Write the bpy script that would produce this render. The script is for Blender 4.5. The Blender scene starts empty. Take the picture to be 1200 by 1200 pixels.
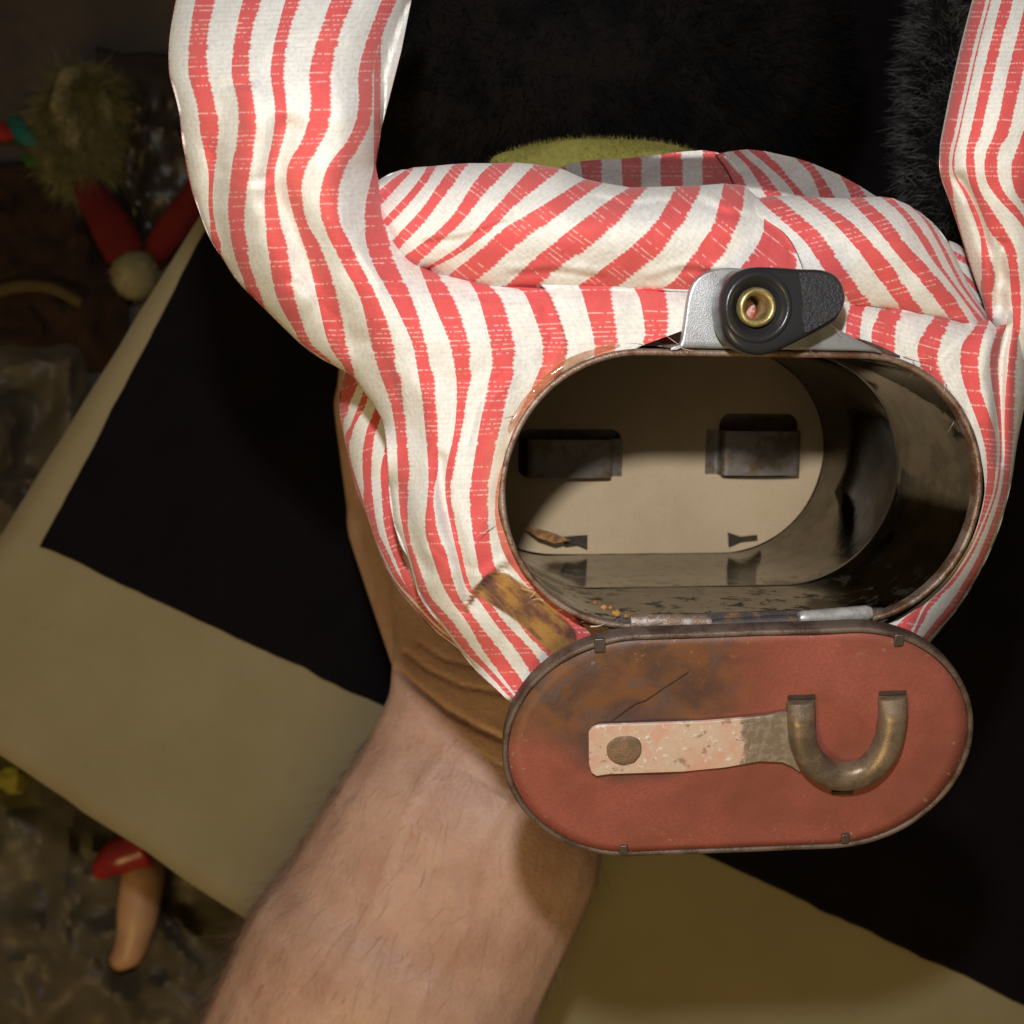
import bpy, bmesh, math, random
import numpy as np
from mathutils import Vector, Matrix, noise as mnoise
random.seed(7); np.random.seed(7)
S = bpy.context.scene
COL = S.collection
# ------------------------------------------------------------------ camera, world, lamps, exposure (1 unit = 1 cm)
S.unit_settings.scale_length = 0.01
H = 38.0                                    # lens height above the cardboard, looking straight down
F = 1636.0
cam = bpy.data.objects.new('camera', bpy.data.cameras.new('camera')); COL.objects.link(cam)
cam.location = (0, 0, H); cam.rotation_euler = (0, 0, 0)
cam.data.sensor_width = 36; cam.data.lens = 36*F/1200
cam.data.clip_start = 0.5; cam.data.clip_end = 2000
cam.data.dof.use_dof = True; cam.data.dof.focus_distance = 21.3; cam.data.dof.aperture_fstop = 0.36
S.camera = cam
W = bpy.data.worlds.new('World'); S.world = W; W.use_nodes = True
bg = W.node_tree.nodes['Background']; bg.inputs[0].default_value = (1.0, 0.78, 0.50, 1); bg.inputs[1].default_value = 0.11
def lamp(name, loc, target, size, power, col, shape='DISK'):
    l = bpy.data.lights.new(name, 'AREA'); l.shape = shape; l.size = size; l.energy = power; l.color = col
    o = bpy.data.objects.new(name, l); COL.objects.link(o); o.location = loc
    o.rotation_euler = (Vector(target)-Vector(loc)).to_track_quat('-Z', 'Y').to_euler()
    return o
lamp('camera_flash', (-0.7, 6.3, H), (2.6, 0.4, 14), 1.2, 5300, (1.0, 0.992, 0.995))
lamp('ceiling_lamp', (-45, -98, 112), (0, 0, 8), 50, 68000, (1.0, 0.72, 0.26))
S.view_settings.view_transform = 'Standard'; S.view_settings.look = 'None'; S.view_settings.exposure = 0; S.view_settings.gamma = 1

# ------------------------------------------------------------------ geometry helpers
def Wd(px, py, z):                          # point at height z seen along the ray of photo point (px, py)
    d = H-z
    return Vector(((px-600)*d/F, (600-py)*d/F, z))
def frame(C, N, ang):
    N = Vector(N).normalized(); w = Vector((math.cos(ang), math.sin(ang), 0)); w = (w-N*w.dot(N)).normalized(); v = N.cross(w)
    M = Matrix.Identity(4)
    for i in range(3):
        M[i][0], M[i][1], M[i][2], M[i][3] = w[i], v[i], N[i], C[i]
    return M
BOX = frame(Wd(877, 575, H-21.0), (.181, -.144, 1), -0.02)
LID = frame(Wd(865, 874, H-21.5), (.035, -.47, 1), 0.024)
BHW, BHH, BDEP = 3.72, 2.01, 6.1
LHW, LHH = 3.64, 2.05
def toloc(M, px, py, c=0.0):                # photo point -> (a, b) on the plane at height c of frame M
    N = M.col[2].xyz; C = M.col[3].xyz + N*c
    o = Vector((0, 0, H)); r = Wd(px, py, 0)-o
    p = o + r*((C-o).dot(N)/r.dot(N))
    q = M.inverted() @ p
    return (q.x, q.y)
WORLD = {}
def link(name, me, mat=None, parent=None, M=None, smooth=True):
    o = bpy.data.objects.new(name, me); COL.objects.link(o)
    M = M or Matrix.Identity(4)
    o.matrix_basis = M; WORLD[o.name] = M
    if parent is not None:
        o.parent = parent; o.matrix_parent_inverse = WORLD[parent.name].inverted()
    if mat is not None and me is not None:
        me.materials.clear(); me.materials.append(mat)
    if me is not None and smooth:
        me.polygons.foreach_set('use_smooth', [True]*len(me.polygons))
    return o
def tag(o, label=None, cat=None, group=None, kind=None):
    for k, v in (('label', label), ('category', cat), ('group', group), ('kind', kind)):
        if v: o[k] = v
    return o
def mesh(name, V, Fc):
    me = bpy.data.meshes.new(name); me.from_pydata([tuple(v) for v in V], [], [tuple(f) for f in Fc]); me.update(); return me
def stadium(hw, hh, n=48):
    s = hw-hh; P = []
    for k in range(n+1):
        a = -math.pi/2+math.pi*k/n; P.append((s+math.cos(a)*hh, math.sin(a)*hh))
    for k in range(n+1):
        a = math.pi/2+math.pi*k/n; P.append((-s+math.cos(a)*hh, math.sin(a)*hh))
    m = len(P); out = []                    # extra points along the straights
    for i, p in enumerate(P):
        out.append(p); q = P[(i+1) % m]
        if math.hypot(q[0]-p[0], q[1]-p[1]) > .5:
            for t in range(1, 12): out.append((p[0]+(q[0]-p[0])*t/12, p[1]+(q[1]-p[1])*t/12))
    return out
def loft(rings, cap0=False, cap1=False, closed=True):
    V, Fc = [], []; n = len(rings[0])
    for r in rings: V += [Vector(p) for p in r]
    for i in range(len(rings)-1):
        for j in range(n if closed else n-1):
            k = (j+1) % n
            Fc.append((i*n+j, i*n+k, (i+1)*n+k, (i+1)*n+j))
    if cap0: Fc.append(tuple(reversed(range(n))))
    if cap1: Fc.append(tuple((len(rings)-1)*n+j for j in range(n)))
    return V, Fc
def plate_mesh(name, loops, c0, c1, bev=0.02, res=2):      # flat plate with holes, from outlines in frame units
    cu = bpy.data.curves.new(name, 'CURVE'); cu.dimensions = '2D'; cu.fill_mode = 'BOTH'
    cu.extrude = max((c1-c0)/2-bev, 0.0005); cu.bevel_depth = bev; cu.bevel_resolution = res; cu.offset = -bev
    for lp in loops:
        sp = cu.splines.new('POLY'); sp.points.add(len(lp)-1)
        for p, q in zip(sp.points, lp): p.co = (q[0], q[1], 0, 1)
        sp.use_cyclic_u = True
    t = bpy.data.objects.new(name, cu); COL.objects.link(t)
    dg = bpy.context.evaluated_depsgraph_get(); me = bpy.data.meshes.new_from_object(t.evaluated_get(dg))
    bpy.data.objects.remove(t); bpy.data.curves.remove(cu)
    me.transform(Matrix.Translation((0, 0, (c0+c1)/2))); me.name = name
    return me
def split_angle(o, deg=35):
    o.data.polygons.foreach_set('use_smooth', [True]*len(o.data.polygons))
    bm = bmesh.new(); bm.from_mesh(o.data)
    bmesh.ops.remove_doubles(bm, verts=bm.verts, dist=1e-4)
    for e in bm.edges:
        if len(e.link_faces) == 2 and e.calc_face_angle(0) > math.radians(deg): e.smooth = False
    bm.to_mesh(o.data); bm.free()
def cr(P, n):                               # Catmull-Rom resample of a polyline to n evenly spaced points
    P = np.array(P, float); m = len(P)
    if m == 2: return P[0]+(P[1]-P[0])*np.linspace(0, 1, n)[:, None]
    E = np.vstack([2*P[0]-P[1], P, 2*P[-1]-P[-2]]); out = []
    for i in range(m-1):
        p0, p1, p2, p3 = E[i:i+4]
        for t in np.linspace(0, 1, 14, endpoint=False):
            out.append(.5*((2*p1)+(-p0+p2)*t+(2*p0-5*p1+4*p2-p3)*t*t+(-p0+3*p1-3*p2+p3)*t**3))
    out.append(P[-1]); out = np.array(out)
    s = np.r_[0, np.cumsum(np.linalg.norm(np.diff(out, axis=0), axis=1))]
    t = np.linspace(0, s[-1], n)
    return np.stack([np.interp(t, s, out[:, k]) for k in range(out.shape[1])], 1)
def dist_poly(X, Y, poly):
    D = np.full(X.shape, 1e9)
    for (x0, y0), (x1, y1) in zip(poly[:-1], poly[1:]):
        dx, dy = x1-x0, y1-y0; t = np.clip(((X-x0)*dx+(Y-y0)*dy)/(dx*dx+dy*dy+1e-9), 0, 1)
        D = np.minimum(D, np.hypot(X-x0-t*dx, Y-y0-t*dy))
    return D
def tube(path, rad, n=10, cap=True, flat=1.0):
    path = [Vector(p) for p in path]; rings = []
    for i, p in enumerate(path):
        t = (path[min(i+1, len(path)-1)]-path[max(i-1, 0)]).normalized()
        u = Vector((0, 0, 1)); u = (u-t*u.dot(t)); u = u.normalized() if u.length > 1e-3 else Vector((1, 0, 0)); s = t.cross(u)
        r = rad[i] if hasattr(rad, '__len__') else rad
        rings.append([p+s*math.cos(2*math.pi*k/n)*r+u*math.sin(2*math.pi*k/n)*r*flat for k in range(n)])
    return loft(rings, cap, cap)
def ellipsoid(c, r, seg=40, rings=24, amp=0.0, fr=.5, seed=0):
    V, Fc = [], []
    for i in range(rings+1):
        th = math.pi*i/rings
        for j in range(seg):
            ph = 2*math.pi*j/seg
            d = Vector((math.sin(th)*math.cos(ph), math.sin(th)*math.sin(ph), math.cos(th)))
            k = 1+amp*mnoise.noise(d*(1/fr)+Vector((seed, seed*2, 0)))
            V.append(Vector(c)+Vector((d.x*r[0], d.y*r[1], d.z*r[2]))*k)
    for i in range(rings):
        for j in range(seg):
            a, b = i*seg+j, i*seg+(j+1) % seg
            Fc.append((a, a+seg, b+seg, b))
    return V, Fc
def strands(bases, dirs, L, w, bend=.3, seg=4):
    n = len(bases); B = np.array(bases); D = np.array(dirs); L = np.array(L)[:, None]
    R = np.random.normal(size=(n, 3)); Sd = np.cross(D, R); Sd /= np.linalg.norm(Sd, axis=1)[:, None]+1e-9
    K = np.random.normal(size=(n, 3))*bend
    w = np.broadcast_to(np.asarray(w), (n,))[:, None]
    st = 2*seg+1; V = np.empty((n*st, 3))
    for k in range(seg):
        f = k/seg; p = B+D*L*f+K*L*f*f*.6; V[2*k::st] = p-Sd*w*(1-f*.75); V[2*k+1::st] = p+Sd*w*(1-f*.75)
    V[2*seg::st] = B+D*L+K*L*.6
    Fc = []
    for i in range(n):
        k = i*st; Fc += [(k+2*j, k+2*j+1, k+2*j+3, k+2*j+2) for j in range(seg-1)]+[(k+2*seg-2, k+2*seg-1, k+2*seg)]
    return V, Fc

# ------------------------------------------------------------------ materials
class NT:
    def __init__(s, name):
        s.m = bpy.data.materials.new(name); s.m.use_nodes = True; s.t = s.m.node_tree; s.N = s.t.nodes; s.L = s.t.links
        s.p = s.N['Principled BSDF']
    def n(s, t, **kw):
        x = s.N.new(t)
        for k, v in kw.items(): setattr(x, k, v)
        return x
    def inp(s, sock, v):
        if hasattr(v, 'links') or hasattr(v, 'is_linked'): s.L.new(v, sock)
        else: sock.default_value = v
    def math(s, op, a, b=0.0, c=None, clamp=False):
        x = s.n('ShaderNodeMath', operation=op, use_clamp=clamp); s.inp(x.inputs[0], a); s.inp(x.inputs[1], b)
        if c is not None: s.inp(x.inputs[2], c)
        return x.outputs[0]
    def noise(s, vec, scale, detail=4, rough=.6, dist=0):
        x = s.n('ShaderNodeTexNoise'); x.inputs['Scale'].default_value = scale; x.inputs['Detail'].default_value = detail
        x.inputs['Roughness'].default_value = rough; x.inputs['Distortion'].default_value = dist
        if vec is not None: s.L.new(vec, x.inputs['Vector'])
        return x.outputs['Fac']
    def step(s, v, lo, hi, a=0.0, b=1.0):
        x = s.n('ShaderNodeMapRange'); x.interpolation_type = 'SMOOTHSTEP'; s.inp(x.inputs[0], v)
        for i, q in enumerate((lo, hi, a, b)): s.inp(x.inputs[1+i], q)
        return x.outputs[0]
    def mix(s, f, a, b):
        x = s.n('ShaderNodeMix', data_type='RGBA'); s.inp(x.inputs[0], f)
        for sk, v in ((x.inputs[6], a), (x.inputs[7], b)):
            if isinstance(v, tuple): sk.default_value = (*v[:3], 1)
            else: s.L.new(v, sk)
        return x.outputs[2]
    def obj(s): return s.n('ShaderNodeTexCoord').outputs['Object']
    def xyz(s, v):
        x = s.n('ShaderNodeSeparateXYZ'); s.L.new(v, x.inputs[0]); return x.outputs
    def bump(s, h, strength=.3, dist=.02):
        x = s.n('ShaderNodeBump'); x.inputs['Strength'].default_value = strength; x.inputs['Distance'].default_value = dist
        s.L.new(h, x.inputs['Height']); s.L.new(x.outputs[0], s.p.inputs['Normal'])
    def set(s, **kw):
        for k, v in kw.items():
            k = k.replace('_', ' ')
            if isinstance(v, tuple): v = (*v[:3], 1)
            s.inp(s.p.inputs[k], v)
        return s
def mottled(name, c1, c2, scale=4, rough=.6, metal=0.0, bump=.2, bdist=.02, lo=.4, hi=.6, fine=40):
    t = NT(name); o = t.obj(); n1 = t.noise(o, scale, 5, .65); n2 = t.noise(o, fine, 3, .6)
    f = t.step(t.math('ADD', n1, t.math('MULTIPLY', t.math('SUBTRACT', n2, .5), .35)), lo, hi)
    t.set(Base_Color=t.mix(f, c1, c2), Roughness=rough, Metallic=metal)
    if bump: t.bump(t.math('ADD', t.math('MULTIPLY', n1, .4), n2), bump, bdist)
    return t.m

def fabric_material():
    t = NT('striped_cotton')
    uv = t.n('ShaderNodeUVMap', uv_map='UVMap').outputs[0]; q = t.xyz(uv); u, v = q[0], q[1]
    ROWS = 14.2
    wob = t.math('MULTIPLY', t.math('SUBTRACT', t.noise(uv, 1.6, 2), .5), .05)
    vv = t.math('ADD', v, wob)
    rowf = t.math('MULTIPLY', vv, ROWS)
    row = t.math('FLOOR', rowf)
    wn = t.n('ShaderNodeTexWhiteNoise', noise_dimensions='1D'); t.L.new(row, wn.inputs['W']); rnd = wn.outputs['Value']
    wn2 = t.n('ShaderNodeTexWhiteNoise', noise_dimensions='1D'); t.L.new(t.math('ADD', row, 371.3), wn2.inputs['W']); rnd2 = wn2.outputs['Value']
    fr = t.math('FRACT', t.math('ADD', u, 100.0))
    tooth = t.math('ABSOLUTE', t.math('SUBTRACT', t.math('FRACT', rowf), .5))
    jit = t.math('ADD', t.math('MULTIPLY', t.math('SUBTRACT', tooth, .25), .065), t.math('ADD', t.math('MULTIPLY', t.math('SUBTRACT', rnd2, .5), .05), t.math('MULTIPLY', t.math('SUBTRACT', t.noise(uv, 5, 2), .5), .05)))
    dist = t.math('SUBTRACT', t.math('ABSOLUTE', t.math('SUBTRACT', fr, .25)), jit)     # < .25 inside the red
    red = t.step(dist, .222, .276, 1.0, 0.0)
    # woven pale weft rows inside the red
    line = t.step(tooth, .08, .24, 1.0, 0.0)
    pick = t.step(rnd, .40, .60)
    vec = t.n('ShaderNodeCombineXYZ'); t.L.new(t.math('MULTIPLY', u, 19.0), vec.inputs[0]); t.L.new(row, vec.inputs[1])
    wn3 = t.n('ShaderNodeTexWhiteNoise', noise_dimensions='2D')
    vf = t.n('ShaderNodeVectorMath', operation='FLOOR'); t.L.new(vec.outputs[0], vf.inputs[0]); t.L.new(vf.outputs[0], wn3.inputs['Vector'])
    dash = t.math('MULTIPLY', t.step(wn3.outputs['Value'], .15, .75), t.math('MULTIPLY', line, pick))
    # thread relief
    th_u = t.math('SINE', t.math('MULTIPLY', u, 2*math.pi*9)); th_v = t.math('SINE', t.math('MULTIPLY', rowf, 2*math.pi))
    fib = t.noise(uv, 38, 3, .75)
    slub = t.noise(uv, 13, 3, .6)
    redc = t.mix(t.math('MULTIPLY', slub, .8), (.69, .095, .092), (.57, .06, .064))
    redc = t.mix(t.math('MULTIPLY', dash, .62), redc, (.88, .52, .48))
    whc = t.mix(t.step(slub, .35, .75), (.745, .73, .685), (.62, .605, .56))
    whc = t.mix(t.math('MULTIPLY', t.step(t.noise(uv, 17, 4, .8), .58, .70), .35), whc, (.50, .47, .42))
    whc = t.mix(t.math('MULTIPLY', t.step(fib, .60, .72), .6), whc, (.44, .41, .36))
    c = t.mix(red, whc, redc)
    c = t.mix(t.math('MULTIPLY', t.step(tooth, .36, .5), t.math('MULTIPLY', slub, .30)), c, (.30, .24, .20))
    c = t.mix(t.math('MULTIPLY', t.step(t.math('ABSOLUTE', th_u), .0, .35, 1.0, 0.0), .10), c, (.30, .25, .20))
    grime = t.n('ShaderNodeAttribute', attribute_name='stain').outputs['Fac']
    gl = t.n('ShaderNodeAttribute', attribute_name='glue').outputs['Fac']
    gr = t.step(t.math('ADD', grime, t.math('MULTIPLY', t.math('SUBTRACT', t.noise(uv, 3.0, 4, .7), .5), .5)), .28, .55)
    rust = t.mix(t.step(t.noise(uv, 2.2, 5, .65), .38, .62), (.11, .034, .024), (.34, .17, .035))
    c = t.mix(gr, c, rust)
    c = t.mix(t.math('MULTIPLY', gl, .45), c, (.55, .34, .13))
    yel = t.step(t.noise(t.obj(), .28, 3), .52, .75)
    c = t.mix(t.math('MULTIPLY', yel, .15), c, t.mix(.5, c, (.62, .5, .25)))
    t.set(Base_Color=c, Roughness=t.math('SUBTRACT', .9, t.math('MULTIPLY', gl, .68)))
    t.p.inputs['Sheen Weight'].default_value = .12
    h = t.math('ADD', t.math('ADD', t.math('MULTIPLY', th_v, .035), t.math('MULTIPLY', th_u, .05)), t.math('MULTIPLY', t.math('ADD', fib, slub), .8))
    t.bump(h, .5, .018)
    return t.m
FABRIC = fabric_material()

def tin_material():
    t = NT('aged_tin'); o = t.obj(); n = t.noise(o, 1.6, 5, .65); f = t.noise(o, 14, 4, .7)
    spots = t.step(t.noise(o, 9, 5, .75), .66, .74)
    c = t.mix(t.step(n, .35, .65), (.155, .138, .105), (.085, .075, .055))
    z = t.xyz(o); low = t.math('MULTIPLY', t.step(z[1], -1.1, -2.0), t.step(z[2], -.4, -3.5, 1.0, .25))
    rust = t.math('MULTIPLY', t.step(t.noise(o, 3.2, 6, .75), .52, .62), low)
    c = t.mix(t.math('MAXIMUM', t.math('MULTIPLY', spots, .3), t.math('MULTIPLY', rust, .35)), c, (.085, .055, .028))
    ro = t.math('ADD', t.math('MULTIPLY', f, .06), t.math('ADD', .025, t.math('MULTIPLY', rust, .45)))
    ro = t.math('ADD', ro, t.math('MULTIPLY', t.step(z[1], -.9, -1.8), .07))
    t.set(Base_Color=c, Metallic=t.math('SUBTRACT', 1.0, t.math('MULTIPLY', rust, .3)), Roughness=ro)
    t.bump(n, .07, .06)
    return t.m
TIN = tin_material()
RIMM = mottled('rusty_tin_edge', (.30, .22, .17), (.14, .065, .035), 2.2, .45, .55, .4, .03, .4, .62)
OUTER = mottled('tin_outside', (.16, .12, .10), (.10, .06, .04), 2, .5, .6, .3)
STEEL = mottled('dull_steel', (.44, .45, .46), (.30, .29, .28), 1.8, .42, .75, .25, .02, .45, .7)
SILVER = mottled('bright_hinge_pin', (.62, .61, .59), (.42, .40, .37), 3, .32, .45, .15)
HRUST = mottled('rusty_hinge', (.26, .17, .11), (.46, .41, .38), 6, .36, .3, .5, .03, .45, .65)
HDARK = mottled('dark_hinge', (.09, .08, .08), (.25, .15, .08), 3, .45, .5, .5, .03, .5, .68)
BRASS = mottled('brass', (.50, .42, .19), (.33, .25, .10), 6, .42, .75, .15)
def plastic():
    t = NT('black_plastic'); o = t.obj(); f = t.noise(o, 26, 3, .6)
    t.set(Base_Color=(.018, .018, .020), Roughness=t.math('ADD', .24, t.math('MULTIPLY', f, .14)))
    t.bump(f, .12, .01); return t.m
PLASTIC = plastic()
def plastic_tex():
    t = NT('pebbled_black_plastic'); o = t.obj(); f = t.noise(o, 22, 3, .65)
    t.set(Base_Color=(.024, .026, .032), Roughness=.36); t.bump(f, 1.0, .05); return t.m
PEBBLE = plastic_tex()
def kraft(name, c1, c2, fleck=.5, crease=False):
    t = NT(name); o = t.obj(); n = t.noise(o, .35, 4, .6); f = t.noise(o, 22, 4, .75)
    c = t.mix(t.step(n, .3, .7), c1, c2)
    c = t.mix(t.math('MULTIPLY', t.step(f, .56, .72), fleck), c, tuple(x*.62 for x in c1))
    c = t.mix(t.math('MULTIPLY', t.step(t.noise(o, .9, 6, .8), .60, .70), .25), c, tuple(x*.5 for x in c1))
    t.set(Base_Color=c, Roughness=.85); t.bump(t.math('ADD', f, n), .2, .02); return t.m
KIN = kraft('grey_card', (.55, .42, .265), (.46, .345, .205), .75)
KBOARD = kraft('kraft_cardboard', (.235, .192, .108), (.212, .170, .090), .28)
def fibre():
    t = NT('red_fibre_board'); o = t.obj(); q = t.xyz(o); n = t.noise(o, .9, 5, .65, .4); f = t.noise(o, 18, 4, .7)
    n2 = t.noise(o, 1.5, 5, .56, .35)
    c = t.mix(t.step(f, .3, .75), (.32, .090, .066), (.25, .066, .049))
    c = t.mix(t.step(n, .35, .75), c, (.22, .062, .038)); c = t.mix(t.math('MULTIPLY', t.step(t.noise(o, .45, 3), .45, .62), .5), c, (.20, .065, .045))
    # rust bleed from the hinge, worst on the left upper part
    left = t.step(t.math('ADD', q[0], t.math('MULTIPLY', n, 1.6)), .2, 1.5, 1.0, 0.0)
    up = t.step(t.math('ADD', q[1], t.math('MULTIPLY', t.math('SUBTRACT', n, .5), 1.3)), .0, .75)
    st = t.math('MULTIPLY', left, up)
    ru = t.mix(t.step(n2, .36, .62), (.085, .045, .034), (.165, .068, .030))
    ru = t.mix(t.math('MULTIPLY', t.step(t.noise(o, 1.1, 4, .6, 1.2), .52, .62), .6), ru, (.10, .068, .068))
    c = t.mix(t.math('MULTIPLY', st, t.step(n2, .1, .42)), c, ru)
    # dark ring of bleed around the strip end
    dx = t.math('ADD', q[0], 1.55); dy = t.math('ADD', q[1], -.05)
    rr = t.math('POWER', t.math('ADD', t.math('POWER', t.math('MULTIPLY', dx, .62), 2.0), t.math('POWER', dy, 2.0)), .5)
    ring = t.step(t.math('ADD', rr, t.math('MULTIPLY', t.math('SUBTRACT', n2, .5), .25)), .45, .78, 1.0, 0.0)
    c = t.mix(t.math('MULTIPLY', ring, .8), c, (.075, .045, .042))
    # orange / grey flecks along the border
    e1 = t.math('MULTIPLY', t.step(t.noise(o, 4.2, 5, .75), .60, .68), t.step(t.math('ABSOLUTE', q[1]), 1.2, 1.8))
    c = t.mix(t.math('MULTIPLY', e1, .7), c, (.30, .17, .05))
    chip = t.math('MULTIPLY', t.step(t.noise(o, 6.5, 3, .6), .66, .70), t.step(t.math('ADD', t.math('POWER', t.math('DIVIDE', q[1], 1.95), 2.0), t.math('POWER', t.math('DIVIDE', q[0], 3.5), 6.0)), .55, .9))
    c = t.mix(t.math('MULTIPLY', chip, .75), c, (.32, .26, .19))
    # long crack
    cr_ = t.math('ABSOLUTE', t.math('ADD', t.math('SUBTRACT', q[1], t.math('MULTIPLY', q[0], .72)), t.math('ADD', -1.93, t.math('MULTIPLY', t.math('SUBTRACT', n2, .5), .18))))
    crm = t.math('MULTIPLY', t.step(cr_, .012, .035, 1.0, 0.0), t.math('MULTIPLY', t.step(q[0], -2.0, -1.9), t.step(q[0], -.85, -.75, 1.0, 0.0)))
    c = t.mix(t.math('MULTIPLY', crm, .85), c, (.03, .015, .01))
    t.set(Base_Color=c, Roughness=t.math('ADD', .34, t.math('MULTIPLY', n2, .3))); t.p.inputs['Specular IOR Level'].default_value = .4
    t.bump(t.math('SUBTRACT', t.math('ADD', f, t.math('MULTIPLY', n2, .6)), t.math('MULTIPLY', crm, 3.0)), .25, .025); return t.m
FIBRE = fibre()
def copper():
    t = NT('worn_coppered_strip'); o = t.obj(); q = t.xyz(o); n = t.noise(o, 2.3, 5, .7, .5); f = t.noise(o, 9, 4, .7)
    c = t.mix(t.step(n, .35, .6), (.60, .34, .26), (.58, .44, .34))
    c = t.mix(t.step(f, .58, .66), c, (.72, .66, .62))
    c = t.mix(t.math('MULTIPLY', t.step(t.noise(o, 5, 4), .60, .67), .7), c, (.25, .14, .08))
    bare = t.step(t.math('ADD', q[0], t.math('MULTIPLY', t.math('SUBTRACT', n, .5), 1.0)), .02, .12)
    c = t.mix(bare, c, t.mix(t.step(f, .45, .6), (.25, .195, .14), (.34, .28, .225)))
    t.set(Base_Color=c, Metallic=t.math('MULTIPLY', bare, .35), Roughness=.45); t.bump(t.math('ADD', n, f), .3, .02); return t.m
COPPER = copper()
HOOK = mottled('tarnished_brass', (.25, .182, .122), (.15, .108, .074), 2.2, .38, .45, .2, .02)
RIVET = mottled('brown_rivet', (.20, .14, .09), (.30, .18, .12), 6, .55, .4, .6, .03)
def skin():
    t = NT('skin'); o = t.obj(); n = t.noise(o, .7, 4, .6); f = t.noise(o, 7, 4, .65); v = t.n('ShaderNodeTexVoronoi'); v.inputs['Scale'].default_value = 11
    t.L.new(o, v.inputs['Vector'])
    c = t.mix(t.step(n, .3, .7), (.55, .345, .255), (.44, .25, .175))
    c = t.mix(t.math('MULTIPLY', t.step(f, .5, .75), .4), c, (.42, .19, .13))
    c = t.mix(t.math('MULTIPLY', t.step(t.noise(o, 1.6, 5, .7), .5, .7), .35), c, (.60, .36, .29))
    c = t.mix(t.math('MULTIPLY', t.step(t.noise(o, 5.5, 2), .70, .76), .4), c, (.26, .12, .07))
    t.set(Base_Color=c, Roughness=.52); t.p.inputs['Subsurface Weight'].default_value = .12
    t.p.inputs['Subsurface Radius'].default_value = (.35, .12, .06); t.p.inputs['Subsurface Scale'].default_value = .6
    t.bump(t.math('ADD', t.math('MULTIPLY', v.outputs['Distance'], .9), f), .38, .03); return t.m
SKIN = skin()
HAIR = mottled('body_hair', (.06, .032, .022), (.17, .10, .07), 4, .5, 0, 0)
def cloth_plain(name, c1, c2, rough=.95, sc=30):
    t = NT(name); o = t.obj(); f = t.noise(o, sc, 3, .7); n = t.noise(o, .6, 4)
    t.set(Base_Color=t.mix(t.step(t.math('ADD', t.math('MULTIPLY', n, .6), t.math('MULTIPLY', f, .4)), .35, .65), c1, c2), Roughness=rough)
    t.p.inputs['Specular IOR Level'].default_value = .15
    t.bump(f, .5, .02); return t.m
BLACKC = cloth_plain('black_cloth', (.0018, .001, .0022), (.0032, .002, .0038))
FURM = mottled('dark_fur', (.0012, .001, .001), (.0055, .0038, .003), 1.0, .9, 0, 0)
FURM.node_tree.nodes['Principled BSDF'].inputs['Specular IOR Level'].default_value = .12
FURG = mottled('grey_fur', (.012, .011, .010), (.085, .078, .072), 2.5, .6, 0, 0, fine=9)
FELT = cloth_plain('olive_felt', (.27, .25, .065), (.19, .17, .04), 1.0, 9)
REDF = cloth_plain('red_felt', (.095, .008, .006), (.06, .005, .004), 1.0, 12)
CREAM = cloth_plain('cream_wool', (.22, .18, .09), (.15, .12, .055), 1.0, 9)

# ------------------------------------------------------------------ setting: table
V, Fc = [], []
n = 40
for i in range(n+1):
    for j in range(n+1): V.append((-120+240*i/n, -120+240*j/n, -14.2))
for i in range(n):
    for j in range(n): Fc.append((i*(n+1)+j, (i+1)*(n+1)+j, (i+1)*(n+1)+j+1, i*(n+1)+j+1))
TABLE = mottled('dark_table_top', (.030, .018, .010), (.016, .010, .006), .3, .6, 0, .2)
tag(link('table_top', mesh('table_top', V, Fc), TABLE), 'dark brown table top under the cardboard', kind='structure')

# cardboard box and cloth
def quad_slab(name, c, z0, z1, nu, nv, wob, seed, mat, parent=None, ripple=0.0):
    P = [Wd(x, y, z1) for x, y in c]; V, Fc = [], []
    for i in range(nu+1):
        for j in range(nv+1):
            s, t = i/nu, j/nv
            p = P[0]*(1-s)*(1-t)+P[1]*s*(1-t)+P[2]*s*t+P[3]*(1-s)*t
            if wob:
                e = mnoise.noise(Vector((p.x*.55+seed, p.y*.55, 0)))*wob+mnoise.noise(Vector((p.x*2.2+seed, p.y*2.2, 3)))*wob*.35
                edge = min(s, 1-s, t, 1-t)
                p = p+Vector((e, e*.7, 0))
            p.z += ripple*(mnoise.noise(Vector((p.x*.35, p.y*.35, seed)))+.5*mnoise.noise(Vector((p.x*.9, p.y*.9, seed))))
            V.append(p)
    for i in range(nu):
        for j in range(nv): Fc.append((i*(nv+1)+j, i*(nv+1)+j+1, (i+1)*(nv+1)+j+1, (i+1)*(nv+1)+j))
    me = mesh(name, V, Fc); o = link(name, me, mat, parent)
    bm = bmesh.new(); bm.from_mesh(me); bmesh.ops.recalc_face_normals(bm, faces=bm.faces)
    if sum(f.normal.z for f in bm.faces) < 0: bmesh.ops.reverse_faces(bm, faces=bm.faces)
    bm.to_mesh(me); bm.free()
    md = o.modifiers.new('thick', 'SOLIDIFY'); md.thickness = z1-z0; md.offset = -1
    return o
bc = [(-112, 810), (680, -464), (2094, 479), (1302, 1753)]
box = tag(quad_slab('cardboard_box', bc, -14.1, 0.0, 60, 60, .06, 3, KBOARD), 'flat kraft cardboard box lying beneath the black cloth', 'box')
cl = tag(quad_slab('black_cloth', [(47, 640), (632, -480), (1900, 150), (1400, 1270)], .05, .13, 160, 160, .10, 9, BLACKC, ripple=.05),
         'black cloth laid over the cardboard box behind the toy', 'cloth')

# ------------------------------------------------------------------ the toy
toy = bpy.data.objects.new('battery_toy', None); COL.objects.link(toy); toy.location = BOX.translation; WORLD[toy.name] = Matrix.Translation(BOX.translation)
toy.empty_display_size = 1
tag(toy, 'old toy in red and white striped trousers with its tin battery compartment open', 'toy')

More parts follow.
